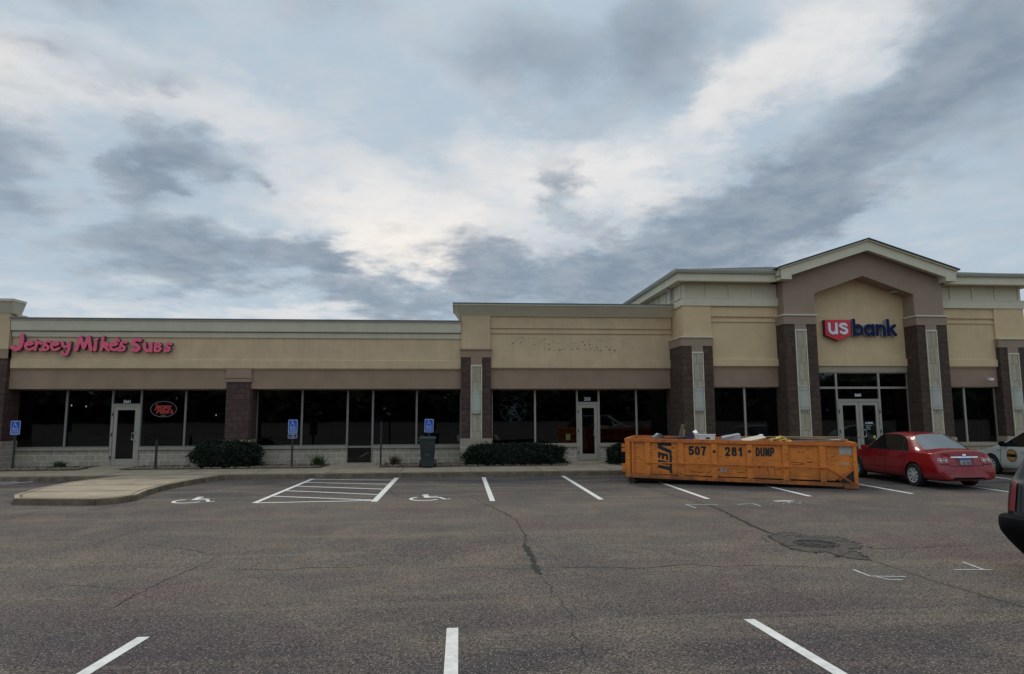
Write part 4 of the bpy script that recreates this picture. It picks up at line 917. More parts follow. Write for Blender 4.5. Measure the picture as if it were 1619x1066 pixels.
# side walls, sloped nose at the right hand end, floor
side_out = [(.10, .30), (5.66, .22), (6.20, .58), (6.20, 1.20), (.10, 1.26)]
MB().prism(side_out, 0.0, .02).prism(side_out, HW-.02, HW).build('side_wall', 'orange', sk, local=True)
MB().box(.12, 5.7, .02, HW-.02, .28, .31).build('floor', 'orange2', sk, local=True)
MB().box(.04, .10, -.02, HW+.02, .20, 1.22).build('tailgate', 'orange', sk, local=True)
MB().add([(5.66, .021, .25), (6.20, .021, .58), (6.20, HW-.021, .58), (5.66, HW-.021, .25)], [(0, 1, 2, 3)]).box(6.19, 6.215, .021, HW-.021, .58, 1.2).build('front_wall', 'orange', sk, local=True)
mb = MB()
for y0, y1 in ((-.075, .03), (HW-.03, HW+.075)): mb.prism([(.0, 1.22), (6.25, 1.14), (6.25, 1.245), (.0, 1.325)], y0, y1)
mb.prism([(.0, 1.225), (.10, 1.225), (.10, 1.32), (.0, 1.32)], .031, HW-.031).prism([(6.13, 1.15), (6.25, 1.15), (6.25, 1.25), (6.13, 1.25)], .031, HW-.031)
mb.build('top_rail', 'orange2', sk, local=True, bevel=.008)
mb = MB()
for y0, y1 in ((-.07, .03), (HW-.03, HW+.07)): mb.prism([(.05, .18), (5.85, .07), (5.85, .17), (.05, .29)], y0, y1)
mb.build('bottom_rail', 'orange2', sk, local=True, bevel=.006)
for x in (.24, .67, 1.61, 2.54, 3.49, 4.43, 5.37):
    w = .08 if x > .3 else .035; zb = .275-.016*x; zt = 1.215-.0125*x
    for (ya, yb) in ((-.065, -.001), (HW+.001, HW+.065)):
        MB().prism([(x-w, zb), (x+w, zb-.002), (x+w, zt-.004), (x-w, zt)], ya, yb).build('rib', 'orange', sk, local=True, bevel=.008)
MB().box(.02, .16, -.085, -.001, .2, 1.22).build('corner_post', 'orange', sk, local=True, bevel=.008); MB().box(.02, .16, HW+.001, HW+.085, .2, 1.22).build('corner_post', 'orange', sk, local=True)
MB().box(6.12, 6.22, -.07, .02, .08, 1.15).build('nose_post', 'orange', sk, local=True, bevel=.008); MB().box(6.12, 6.22, HW-.02, HW+.07, .08, 1.15).build('nose_post', 'orange', sk, local=True)
# side bar held by lugs, triangular brace at the nose
MB().tube([(.70, -.105, .625), (3.0, -.105, .598), (5.40, -.105, .565)], .018, 8).build('side_bar', 'orange2', sk, local=True)
for x in (.70, 1.61, 2.54, 3.49, 4.43, 5.37): MB().rbox((x, -.085, .623-.0115*x), (.10, .05, .055)).build('bar_lug', 'orange2', sk, local=True)
MB().prism([(5.40, .60), (5.45, .60), (5.88, .33), (5.88, .28)], -.05, -.021).prism([(5.72, .25), (5.78, .22), (6.16, .54), (6.12, .57)], -.05, -.021).prism([(5.80, .33), (6.12, .11), (6.16, .15), (5.84, .37)], -.075, -.052).build('nose_brace', 'orange2', sk, local=True)
MB().prism([(5.74, .18), (6.12, .14), (6.12, .5)], -.012, -.003).build('nose_shade', 'darkmetal', sk, local=True)  # thin dark sheet standing in for the shade under the sloped nose
MB().box(5.86, 6.22, -.08, .16, .02, .16).box(5.86, 6.22, HW-.16, HW+.08, .02, .16).box(6.1, 6.22, .161, HW-.161, .03, .14).build('nose_foot', 'orange2', sk, local=True, bevel=.01)
for z in (.40, .98):
    for k in (0, 1): MB().rbox((-.02, -.075, z+k*.13), (.13, .07, .10)).build('hinge', 'orange2', sk, local=True)
MB().box(-.05, .04, .1, HW-.1, .35, .45).box(-.05, .04, .1, HW-.1, 1.0, 1.1).build('tailgate_bar', 'orange2', sk, local=True)
MB().box(.12, 5.8, .35, .5, .06, .18).box(.12, 5.8, HW-.5, HW-.35, .06, .18).build('runner', 'darkmetal', sk, local=True)
for y in (.04, HW-.24): MB().lathe([(.03, 0), (.10, 0), (.10, .2), (.03, .2)], (.18, y, .10), 'y', 18).build('roller', 'darkmetal', sk, local=True)
# lettering, painted in the bays
def VX(x, y): return (.955+(x-165)*.40/372, 1.205-(y-148)*.885/805)
logo = [[(170,150),(540,150),(530,245),(245,235),(535,350),(535,955),(475,945),(465,880),(170,815),(170,735),(468,785),(478,435),(170,300)],
        [(170,395),(440,455),(440,620),(380,605),(380,510),(330,505),(330,595),(265,575),(265,490),(230,485),(230,565),(170,555)], [(170,600),(445,650),(445,745),(170,685)]]
mb = MB()
for p in logo: mb.prism([VX(*q) for q in p], -.0045, -.001)
mb.build('logo', 'black_paint', sk, local=True)
BLK = {'5': [[(1, 1), (.08, 1), (.04, .56), (.5, .64), (.92, .52), (1, .3), (.85, .06), (.45, 0), (.1, .06), (0, .2)]], '0': [[(.5, 1), (.12, .88), (0, .5), (.12, .12), (.5, 0), (.88, .12), (1, .5), (.88, .88), (.5, 1)]],
 '7': [[(0, 1), (1, 1), (.6, .5), (.4, 0)]], '2': [[(.02, .76), (.15, .95), (.5, 1), (.85, .93), (.97, .74), (.85, .52), (.3, .2), (.02, 0), (1, 0)]], '8': [[(.5, 1), (.15, .93), (.08, .75), (.2, .57), (.5, .53), (.8, .57), (.92, .75), (.85, .93), (.5, 1)], [(.5, .53), (.1, .42), (0, .24), (.14, .05), (.5, 0), (.86, .05), (1, .24), (.9, .42), (.5, .53)]],
 '1': [[(.15, .72), (.6, 1), (.6, 0)]], 'D': [[(0, 0), (0, 1), (.5, 1), (.9, .85), (1, .5), (.9, .15), (.5, 0), (0, 0)]], 'U': [[(0, 1), (0, .22), (.2, .03), (.5, 0), (.8, .03), (1, .22), (1, 1)]], 'M': [[(0, 0), (0, 1), (.5, .15), (1, 1), (1, 0)]], 'P': [[(0, 0), (0, 1), (.7, 1), (1, .88), (1, .6), (.7, .47), (0, .47)]]}
def stext(txt, x0, z0, cw, gap, h, w):
    for i, ch in enumerate(txt):
        mb = MB()
        for st_ in BLK[ch]: mb.stroke([(x0+i*(cw+gap)+p[0]*cw, z0-.012*i*cw+p[1]*h) for p in st_], w, -.0042, -.0006)
        mb.build('painted_letter', 'black_paint', sk, local=True)
stext('507', 1.86, .875, .095, .075, .205, .056); stext('281', 2.86, .865, .095, .08, .205, .056); stext('DUMP', 3.68, .865, .070, .056, .205, .046)
MB().box(2.50, 2.58, -.0705, -.0655, .93, 1.0).build('hyphen', 'black_paint', sk, local=True); MB().box(3.45, 3.53, -.0705, -.0655, .945, 1.015).build('hyphen', 'black_paint', sk, local=True)
M['paper'] = mat('weathered_paper', (.40, .39, .36), .8, .12, 6, streak=.3)
MB().box(5.80, 5.99, -.0045, -.001, .93, 1.19).build('notice', 'paper', sk, local=True); MB().box(6.0, 6.19, -.0045, -.001, .925, 1.185).build('notice', 'paper', sk, local=True)
MB().box(5.84, 6.02, -.0045, -.001, .655, .70).build('small_label', 'paper', sk, local=True)
o = MB().box(2.70, 2.86, -.0045, -.001, .40, .50).build('small_label', 'paper', sk, local=True)
mb = MB(); text_mb(mb, '17', .09, lambda a, b, w: (2.78+a, -.0062, .418+b), .001, .003); mb.build('lettering', 'black_paint', o, local=True)
mb = MB()
for (x, z, L, a, w) in ((1.86, .38, .36, -.05, .014), (2.62, .42, .08, .7, .02), (4.55, .70, .35, -.1, .012), (4.6, .62, .34, .12, .012), (4.98, .70, .14, .05, .02), (4.12, .62, .3, -1.5, .01), (3.95, .55, .25, -1.4, .01), (1.0, .33, .04, .5, .02), (2.1, .5, .05, .3, .02), (4.2, .48, .1, .2, .014), (5.6, .85, .07, .4, .014), (3.15, .38, .2, 0, .014), (.35, .78, .08, .1, .012), (2.35, .36, .06, .4, .02), (4.43, .82, .1, 0, .02), (5.45, .4, .18, -1.5, .02)):
    pts = [(x+L*q*cos(a)+R.gauss(0, .005), z+L*q*sin(a)+R.gauss(0, .005)) for q in (0, .3, .6, 1)]; mb.stroke(pts, w, -.0026, -.001, cap=False)
mb.build('scratch', mat('rust_scratch', (.05, .018, .008), .9, .4, 20), sk, local=True)
# rubbish lying in the skip: each a thing of its own
def skw(x, y): a = radians(-21.4); return (4.92+x*cos(a)-y*sin(a), 19.5+x*sin(a)+y*cos(a))
def junk(mb, name, m, label, cat, **k):
    mb.v = [(*skw(p[0], p[1]), p[2]) for p in mb.v]; return single(mb, name, m, label, cat, **k)
fill = MB(); gx, gy_ = 26, 9
for j in range(gy_+1):
    for i in range(gx+1): fill.v.append((.13+i*(5.98/gx), .05+j*(2.24/gy_), .97+R.uniform(-.09, .12)))
for j in range(gy_):
    for i in range(gx): q = j*(gx+1)+i; fill.f.append((q, q+1, q+gx+2, q+gx+1))
tag(junk(fill, 'rubble_fill', mat('rubble', (.09, .08, .07), .9, .6, 8), 'mixed dark building rubble filling the orange skip', 'rubble'), kind='stuff')
mb = MB(); loft(mb, [[(.95+.26*k*cos(a*pi/6)*(1+.2*sin(a*2.1)), .42+.24*k*sin(a*pi/6), z) for a in range(12)] for z, k in ((1.06, .9), (1.22, 1.0), (1.34, .75), (1.43, .35), (1.46, .1))]); junk(mb, 'rubbish_bag', mat('black_bag', (.018, .02, .028), .35, .2, 9), 'black rubbish bag at the left end of the skip', 'bag')
M['cardboard'] = mat('board', (.17, .13, .09), .85, .2, 6); M['timber'] = mat('timber', (.30, .20, .11), .8, .2, 9)
junk(MB().rbox((1.60, .5, 1.42), (.10, .03, .62), (.1, .28, 0)), 'board', 'cardboard', 'tall grey board leaning upright out of the skip', 'board')
junk(MB().rbox((1.68, .46, 1.36), (.06, .03, .42), (.0, .18, 0)), 'board', 'timber', 'short narrow board beside the tall grey board', 'board')
junk(MB().rbox((1.50, .34, 1.325), (.75, .30, .05), (.05, -.06, .1), .02), 'panel', 'darkmetal', 'flat dark panel lying under the upright boards', 'panel')
junk(MB().rbox((1.86, .30, 1.34), (.20, .18, .10), (0, .2, .3), .015), 'blue_bag', mat('blue_bag', (.02, .04, .12), .4), 'small dark blue bag left of the white tub', 'bag')
mb = MB(); cx, cy = 2.35, .38
loft(mb, [rr3(.42, .30, 1.14, .04), rr3(.48, .36, 1.41, .04), rr3(.51, .39, 1.43, .04), rr3(.44, .32, 1.425, .04), rr3(.38, .26, 1.18, .03)])
o = junk(mb, 'white_tub', 'white', 'white plastic tub with a dark grip slot on top of the rubbish', 'tub')
mb = MB().box(-.10, .08, -.192, -.182, .17, .215); mb.build('grip_slot', 'darkmetal', o, local=True)
junk(MB().rbox((2.06, .36, 1.38), (.12, .22, .26), (.1, -.4, .2), .03), 'white_sheet', 'white', 'crumpled white sheet against the left side of the white tub', 'sheet')
junk(MB().rbox((3.02, .40, 1.325), (.50, .34, .16), (.08, -.14, .12), .02), 'storage_crate', mat('clear_plastic', (.38, .40, .44), .35, .1, 6), 'pale grey plastic crate tipped over right of the white tub', 'crate')
junk(MB().rbox((3.62, .42, 1.32), (.62, .5, .02), (.12, -.20, .2)), 'board', mat('pale_board', (.55, .48, .38), .8, .1, 7), 'pale cream board sloping up right of the grey crate', 'board')
junk(MB().rbox((3.80, .9, 1.36), (.22, .16, .012), (.3, -.5, .4), .03), 'white_sheet', 'white', 'small white scrap above the pale cream board', 'sheet')
mb = MB()
for k in range(26): mb.rbox((4.38+R.gauss(0, .13), .38+R.gauss(0, .1), 1.30+R.gauss(0, .03)), (R.uniform(.08, .2), R.uniform(.05, .12), .03), (R.gauss(0, .4), R.gauss(0, .4), R.uniform(0, 3)), .01)
junk(mb, 'insulation_scrap', mat('yellow_insulation', (.62, .42, .12), .95, .2, 12, .5, 40), 'heap of yellow insulation in the middle of the skip', 'insulation')
for i, (x, y, z, L, a, b, m_, lb) in enumerate(((4.6, 1.5, 1.33, 3.0, 0, -.006, 'timber', 'longest brown timber lying along the far side of the skip'), (5.1, .7, 1.29, 1.5, .1, .03, 'darkmetal', 'black strip lying right of the yellow insulation'), (5.15, .35, 1.275, 1.3, -.12, -.02, 'steel', 'thin bright metal strip near the right end of the skip'), (5.65, .5, 1.28, .7, .5, -.06, 'paper', 'white strip slanting across the right end of the skip'), (4.05, .8, 1.33, .9, -.1, -.04, 'darkmetal', 'black strip behind the pale cream board'), (5.8, 1.2, 1.29, .9, -.5, .02, 'timber', 'short brown timber at the far right corner of the skip'))):
    junk(MB().rbox((x, y, z), (L, .07, .035), (.1, b, a)), 'strip' if m_ != 'timber' else 'timber', m_, lb, 'strip' if m_ != 'timber' else 'timber')

# ------------------------------------------------------------------ vehicles
def carpaint(name, c, rough=.28, metal=.35):
    m, b = newmat(name); b.inputs['Base Color'].default_value = c4(c); b.inputs['Roughness'].default_value = rough; b.inputs['Metallic'].default_value = metal; b.inputs['Coat Weight'].default_value = .6; b.inputs['Coat Roughness'].default_value = .05; b.inputs['Specular IOR Level'].default_value = .3
    v = coords(); n1 = Rng(Noise(v, 3., 6, .6).outputs[0], .3, .7, rough*.85, rough*1.3, 'LINEAR'); LK(n1, b.inputs['Roughness']); s = N('ShaderNodeSeparateXYZ'); LK(v, s.inputs[0])
    d = Mth('MULTIPLY', Rng(s.outputs[2], .55, .2), .3); LK(MixC(Mth('MULTIPLY', d, Noise(v, 6., 6, .7).outputs[0]), c4(c), (.12, .10, .08, 1)), b.inputs['Base Color']); return m
M['car_red'] = carpaint('red_paint', (.24, .004, .010), .28, .0); M['car_white'] = carpaint('white_paint', (.52, .52, .47), .35, 0); M['car_dark'] = carpaint('dark_paint', (.003, .0045, .005), .5, .0)
def carglass(name, c=(.01, .012, .014), spec=.9, ior=1.6):
    m, b = newmat(name); b.inputs['Base Color'].default_value = c4(c); b.inputs['Roughness'].default_value = .03; b.inputs['IOR'].default_value = ior; b.inputs['Specular IOR Level'].default_value = spec; return m
M['car_glass'] = carglass('car_glass', (.005, .006, .007), .25, 1.45); M['car_glass_back'] = carglass('car_rear_glass', (.03, .036, .038), 1., 1.8)
M['tyre'] = mat('tyre_rubber', (.012, .012, .012), .85, .2, 20); M['rim'] = mat('alloy_rim', (.50, .50, .50), .35, .05, 9, metal=.15); M['well'] = mat('wheel_well', (.006, .006, .006), .95)
M['chrome'] = mat('chrome', (.72, .72, .72), .15, .02, 3, metal=1.); M['lens_red'] = mat('red_lens', (.30, .006, .008), .25, .05, 4, coat=.3); M['lens_tall'] = mat('dark_red_lens', (.15, .004, .005), .4, .05, 4); M['lens_clear'] = mat('clear_lens', (.42, .30, .28), .15, .1, 4, coat=1.); M['bumper_black'] = mat('black_bumper', (.006, .006, .007), .85, .1, 8, spec=.1)
M['seam'] = mat('panel_gap', (.006, .004, .004), .8)
def car(name, loc, rz, label, paintm, st, wb, wr, glassf, glass_back='car_glass', group=None, bodyname='body'):
    """st: stations rear to front -> dict(s=[k0..k8 lengthwise], w=half width, zb, zs(belt), wr(roof half), zt). local +Y forward, X right"""
    t = thing(name, loc, label, 'car', group, rz)
    bm = bmesh.new(); rows = []
    for q in st:
        s0, s5, s6, s7, w, z0, zm, zs, wr_, zt = q
        half = [(0, z0, s0), (w*.82, z0, s0), (w*.97, z0+.07, s0), (w, z0+.24, s0), (w, zm, s0+(s5-s0)*.35), (w*.955, zs, s5), (wr_, zt-.045, s6), (wr_*.72, zt, s7), (0, zt+.012, s7)]
        pts = [(-x, s, z) for x, z, s in half[::-1][:-1]] + [(x, s, z) for x, z, s in half]       # top centre, left side down, bottom, right side up
        pts = pts[:-1]                                                                           # closes back to top centre
        rows.append([bm.verts.new(p) for p in pts])
    n = len(rows[0])
    cr = bm.edges.layers.float.new('crease_edge')
    for j in range(len(rows)-1):
        for k in range(n):
            fc = bm.faces.new((rows[j][k], rows[j][(k+1) % n], rows[j+1][(k+1) % n], rows[j+1][k])); fc.material_index = glassf(j, k if k < 8 else 15-k)
    bm.faces.new(rows[0][::-1]); bm.faces.new(rows[-1])
    for e in bm.edges:
        ms_ = {f_.material_index for f_ in e.link_faces}
        if len(ms_) > 1: e[cr] = .9
    for j in range(len(rows)-1):
        for k in (3, 13-0):
            e = bm.edges.get((rows[j][k], rows[j+1][k]))
            if e: e[cr] = max(e[cr], .55)
        for k in (2, 14):
            e = bm.edges.get((rows[j][k], rows[j+1][k]))
            if e and j < 4: e[cr] = max(e[cr], .35)
    for k in range(n):
        e = bm.edges.get((rows[0][k], rows[0][(k+1) % n]))
        if e: e[cr] = .45
    bmesh.ops.recalc_face_normals(bm, faces=bm.faces)
    me = bpy.data.meshes.new('b'); bm.to_mesh(me); bm.free(); ob = bpy.data.objects.new('b', me); COL.objects.link(ob)
    for m_ in (paintm, 'car_glass', glass_back, 'well'): me.materials.append(M[m_])
    md = ob.modifiers.new('s', 'SUBSURF'); md.levels = 3; md.render_levels = 3; md.subdivision_type = 'CATMULL_CLARK'
    W_ = max(q[4] for q in st)
    cuts = []
    for yy in wb:
        for sd_ in (-1, 1):
            c = MB().lathe([(wr*1.17, -.34), (wr*1.17, .34)], (sd_*(W_), yy, wr), 'x', 40); co_ = c.build('cut', 'well'); co_.data.materials.clear()
            for m_ in (paintm, 'car_glass', glass_back, 'well'): co_.data.materials.append(M[m_])
            for p in co_.data.polygons: p.material_index = 3
            b = ob.modifiers.new('c', 'BOOLEAN'); b.object = co_; b.operation = 'DIFFERENCE'; b.solver = 'EXACT'; cuts.append(co_)
    dg = bpy.context.evaluated_depsgraph_get(); full = bpy.data.meshes.new_from_object(ob.evaluated_get(dg))
    for o_ in cuts+[ob]: bpy.data.objects.remove(o_)
    V = [v.co.copy() for v in full.vertices]; P_ = [(tuple(p.vertices), p.material_index) for p in full.polygons]
    bvh = BVHTree.FromPolygons(V, [p[0] for p in P_])
    def sub(idx, nm, m_, side=None):
        mb = MB(); mp = {}
        for vs, mi in P_:
            if mi != idx: continue
            c = sum((V[i] for i in vs), Vector())/len(vs)
            if side is not None and not side(c): continue
            for i in vs:
                if i not in mp: mp[i] = len(mb.v); mb.v.append(tuple(V[i]))
            mb.f.append(tuple(mp[i] for i in vs))
        if mb.f: return mb.build(nm, m_, t, smooth=True, local=True)
    body = sub(0, bodyname, paintm); sub(3, 'wheel_well', 'well')
    mid = sum(wb)/2
    sub(1, 'side_window', 'car_glass', lambda c: c.x < 0 and abs(c.x) > .45); sub(1, 'side_window', 'car_glass', lambda c: c.x > 0 and abs(c.x) > .45)
    sub(1, 'windscreen', 'car_glass', lambda c: abs(c.x) <= .45); sub(2, 'rear_window', glass_back)
    def drape(pts, d, off=.004):
        out = []
        for p in pts:
            o_ = Vector(p); h = bvh.ray_cast(o_-Vector(d)*3, Vector(d)); out.append(tuple((h[0] if h[0] else o_)-Vector(d)*off))
        return out
    def patch(name_, m_, quad, d, nu=8, nv=5, off=.006, par=None):
        """quad: four corners (a,b) in the plane facing d, draped on to the body"""
        mb = MB(); P0, P1, P2, P3 = [Vector(q) for q in quad]; g_ = []
        for j in range(nv+1):
            for i in range(nu+1):
                u_, v_ = i/nu, j/nv; g_.append(tuple((P0*(1-u_)+P1*u_)*(1-v_)+(P3*(1-u_)+P2*u_)*v_))
        g_ = drape(g_, d, off); mb.add(g_, [(j*(nu+1)+i, j*(nu+1)+i+1, (j+1)*(nu+1)+i+1, (j+1)*(nu+1)+i) for j in range(nv) for i in range(nu)])
        bmx = bmesh.new(); vv = [bmx.verts.new(p) for p in mb.v]; [bmx.faces.new([vv[i] for i in f_]) for f_ in mb.f]; bmesh.ops.recalc_face_normals(bmx, faces=bmx.faces)
        me_ = bpy.data.meshes.new(name_); bmx.to_mesh(me_); bmx.free(); me_.materials.append(M[m_]); [setattr(p, 'use_smooth', True) for p in me_.polygons]
        o_ = bpy.data.objects.new(name_, me_); COL.objects.link(o_); o_.parent = par or t; return o_
    def line(name_, m_, pts, d, w=.022, off=.002, par=None, step=.05):
        """a thin strip draped on to the body along pts"""
        pp = []
        for i in range(len(pts)-1):
            a, b = Vector(pts[i]), Vector(pts[i+1]); k = max(1, int((b-a).length/step)); pp += [a+(b-a)*j/k for j in range(k)]
        pp.append(Vector(pts[-1])); mb = MB(); vs = []
        for i, p in enumerate(pp):
            tg = (pp[min(i+1, len(pp)-1)]-pp[max(i-1, 0)]).normalized(); s_ = tg.cross(Vector(d)).normalized()*w/2; vs += [tuple(p+s_), tuple(p-s_)]
        vs = drape(vs, d, off); mb.add(vs, [(2*i, 2*i+1, 2*i+3, 2*i+2) for i in range(len(pp)-1)]); return mb.build(name_, m_, par or body, local=True)
    # wheels
    for yy in wb:
        for sd_ in (-1, 1):
            x = sd_*(W_-.10); ty = MB().lathe([(wr*.60, -.004), (wr*.64, -.095), (wr*.93, -.105), (wr, -.08), (wr, .08), (wr*.93, .105), (wr*.64, .095), (wr*.60, .004)], (x, yy, wr), 'x', 40).build('tyre', 'tyre', t, smooth=True, local=True); ty.name = 'wheel'
            rm_ = MB().lathe([(wr*.66, 0), (wr*.66, sd_*.10), (wr*.60, sd_*.105), (wr*.58, sd_*.05), (wr*.1, sd_*.045)], (x, yy, wr), 'x', 36)
            rm_.build('rim_barrel', 'darkmetal', ty, smooth=True, local=True)
            sp2 = MB(); nsp = 8
            for k in range(nsp):
                a = 2*pi*k/nsp+.2
                A = lambda r_, da: (x, yy+r_*wr*cos(a+da), wr+r_*wr*sin(a+da))
                q = [A(.12, -.6), A(.60, -.20), A(.60, .20), A(.12, .6)]; sp2.add([(x+sd_*.075, p[1], p[2]) for p in q]+[(x+sd_*.098, p[1], p[2]) for p in q], [(0, 1, 2, 3), (7, 6, 5, 4), (0, 4, 5, 1), (1, 5, 6, 2), (2, 6, 7, 3), (3, 7, 4, 0)])
            o_ = len(sp2.v)
            for rr_ in (.57, .66):
                for k in range(36): sp2.v.append((x+sd_*(.1 if rr_ < .6 else .112), yy+rr_*wr*cos(k*pi/18), wr+rr_*wr*sin(k*pi/18)))
            for k in range(36): sp2.f.append((o_+k, o_+(k+1) % 36, o_+36+(k+1) % 36, o_+36+k))
            sp2.lathe([(wr*.15, sd_*.07), (wr*.15, sd_*.11), (wr*.08, sd_*.115)], (x, yy, wr), 'x', 16); sp2.build('rim', 'rim', ty, local=True)
    return t, body, patch, line, sub
def slab(name, m, par, c, sz, rot=(0,0,0), bevel=.0, **k): return MB().rbox(c, sz, rot).build(name, m, par, local=True, bevel=bevel)

# red saloon, seen from behind. stations: s0, s5, s6, s7, w, z0, zm, zs, wr, zt
SAL = [(.0, .22, .20, .17, .76, .28, .62, .93, .62, 1.0), (.05, .27, .25, .22, .85, .21, .64, .94, .69, 1.035), (.40, .48, .48, .42, .875, .19, .66, .945, .70, 1.04), (.78, .80, .72, .62, .88, .18, .67, .95, .68, 1.05),
       (1.15, 1.02, 1.34, 1.30, .88, .18, .67, .95, .57, 1.43), (1.35, 1.12, 1.50, 1.50, .88, .17, .67, .95, .575, 1.46), (2.12, 2.12, 2.10, 2.1, .88, .17, .67, .945, .575, 1.475), (2.22, 2.22, 2.20, 2.2, .88, .17, .67, .945, .575, 1.475),
       (2.9, 3.06, 2.62, 2.55, .88, .17, .66, .94, .56, 1.44), (3.3, 3.28, 3.26, 3.42, .88, .17, .66, .925, .66, 1.00), (4.0, 4.0, 4.0, 4.0, .85, .18, .62, .83, .62, .90), (4.38, 4.36, 4.36, 4.36, .78, .20, .52, .70, .54, .76), (4.54, 4.5, 4.48, 4.48, .62, .28, .48, .58, .44, .62)]
def sal_glass(j, k):
    # k: 0 top centre.. 1 roof edge, 2 = side glass strip, 3 shoulder..
    if k == 2 and j in (5, 6, 7): return 1
    if k in (0, 1) and j == 8: return 1
    if k in (0, 1) and j == 3: return 2
    return 0
t, body, patch, line, sub = car('red_saloon', (13.60, 16.85, 0), radians(1.0), 'red four door saloon car parked nose in beside the orange skip', 'car_red', SAL, (.98, 3.58), .315, sal_glass, 'car_glass_back')
RD = (0, 1, 0)       # draping on to the rear
LD = (1, 0, 0)       # draping on to the left side
M['taillight_dark'] = mat('lens_dark', (.10, .015, .015), .3)
def rnd(name_, m_, cx, cz, rx_, rz_, off, par):
    q = patch(name_, m_, [(cx-rx_, 0, cz-rz_), (cx+rx_, 0, cz-rz_), (cx+rx_, 0, cz+rz_), (cx-rx_, 0, cz+rz_)], RD, 10, 10, off, par); bx = bmesh.new(); bx.from_mesh(q.data)
    for v in list(bx.verts):
        if ((v.co.x-cx)/rx_)**2+((v.co.z-cz)/rz_)**2 > 1.12: bx.verts.remove(v)
    bx.to_mesh(q.data); bx.free(); return q
for s_ in (-1, 1):
    q = patch('taillight', 'lens_red', [(s_*.80, 0, .69), (s_*.46, 0, .70), (s_*.42, 0, .83), (s_*.78, 0, .87)], RD, 10, 5)
    for cx, cz in ((s_*.70, .775), (s_*.55, .77)):
        rnd('reversing_lens', 'lens_clear', cx, cz, .075, .066, .014, q); rnd('lens_ring', 'taillight_dark', cx, cz, .052, .046, .018, q); rnd('lens_centre', 'chrome', cx, cz, .026, .024, .022, q)
q = patch('taillight_side', 'lens_red', [(0, .10, .72), (0, .42, .80), (0, .34, .88), (0, .18, .88)], LD, 6, 4)
patch('taillight_side', 'lens_red', [(0, .10, .72), (0, .42, .80), (0, .34, .88), (0, .18, .88)], (-1, 0, 0), 6, 4)
patch('chrome_strip', 'chrome', [(-.40, 0, .835), (.40, 0, .835), (.40, 0, .87), (-.40, 0, .87)], RD, 12, 2, .02)
patch('plate_shade', 'taillight_dark', [(-.24, 0, .645), (.24, 0, .645), (.28, 0, .83), (-.28, 0, .83)], RD, 8, 4, .004)  # dark patch on the flat boot, painting the shade of a plate recess
pm_ = patch('number_plate', 'paper', [(-.155, 0, .66), (.155, 0, .66), (.155, 0, .81), (-.155, 0, .81)], RD, 4, 4, .016)
patch('plate_band', 'sign_blue', [(-.15, 0, .765), (.15, 0, .765), (.15, 0, .805), (-.15, 0, .805)], RD, 4, 1, .020, pm_)
mb = MB(); text_mb(mb, '142', .10, lambda a, b, w: (-.08+a, .045, .675+b), .002, .002, .9); text_mb(mb, '201', .10, lambda a, b, w: (.08+a, .045, .675+b), .002, .002, .9)
RP = bpy.data.objects[pm_.name]; ymin = min(v.co.y for v in RP.data.vertices); mb.v = [(p[0], ymin-.003, p[2]) for p in mb.v]; mb.build('plate_number', 'sign_back', pm_, local=True)
line('boot_seam', 'seam', [(-.62, 0, .90), (-.50, 0, .66), (-.46, 0, .62), (.46, 0, .62), (.50, 0, .66), (.62, 0, .90)], RD, .022)
line('bumper_seam', 'seam', [(-.85, 0, .665), (-.50, 0, .655)], RD, .022); line('bumper_seam', 'seam', [(.50, 0, .655), (.85, 0, .665)], RD, .022)
patch('bumper_lip', 'bumper_black', [(-.50, 0, .27), (.50, 0, .27), (.42, 0, .325), (-.42, 0, .325)], RD, 8, 2, .004)
for s_ in (-1, 1): patch('bumper_reflector', 'lens_red', [(s_*.80, 0, .345), (s_*.62, 0, .345), (s_*.62, 0, .375), (s_*.80, 0, .375)], RD, 4, 1, .006)
mb = MB().lathe([(.045, 0), (.045, .012)], (0, 0, 0), 'y', 20); mb.v = [(p[0]*1.35, p[1], p[2]) for p in mb.v]
em = patch('badge', 'chrome', [(-.05, 0, .885), (.05, 0, .885), (.045, 0, .935), (-.045, 0, .935)], RD, 4, 3, .012)
mb = MB(); text_mb(mb, 'S', .06, lambda a, b, w: (.55+a, .14, .9+b), .002, .002)
for sd_, D_ in ((-1, LD), (1, (-1, 0, 0))):
    for y_ in (1.32, 2.17, 3.18):
        pass
    line('door_seam', 'seam', [(0, 1.36, .93), (0, 1.30, .72), (0, 1.42, .45), (0, 1.50, .27)], D_, .022); line('door_seam', 'seam', [(0, 2.17, .94), (0, 2.17, .26)], D_, .022); line('door_seam', 'seam', [(0, 3.22, .92), (0, 3.26, .27)], D_, .022)
    line('window_trim', 'seam', [(0, 1.10, .965), (0, 2.2, .965), (0, 3.0, .955)], D_, .016, .004)
    for y_ in (1.50, 2.35):
        h = slab('door_handle', 'car_red', t, (sd_*.885, y_+.05, .80), (.03, .17, .03), bevel=.01)
    mr = slab('wing_mirror', 'car_red', t, (sd_*.97, 2.98, 1.0), (.20, .10, .13), (0, 0, sd_*.2), bevel=.03)
    line('window_bar', 'seam', [(0, 1.42, .955), (0, 1.50, 1.20), (0, 1.62, 1.38)], D_, .03, .004)
    line('sill_trim', 'seam', [(0, 1.45, .24), (0, 3.15, .24)], D_, .03, .004)
mb = MB().tube([(-.02, 1.9, 1.47), (-.02, 1.82, 1.5)], .008); 
for s_ in (-1, 1): patch('headlight', 'lens_clear', [(s_*.52, 0, .56), (s_*.74, 0, .58), (s_*.70, 0, .68), (s_*.50, 0, .66)], (0, -1, 0), 5, 3)

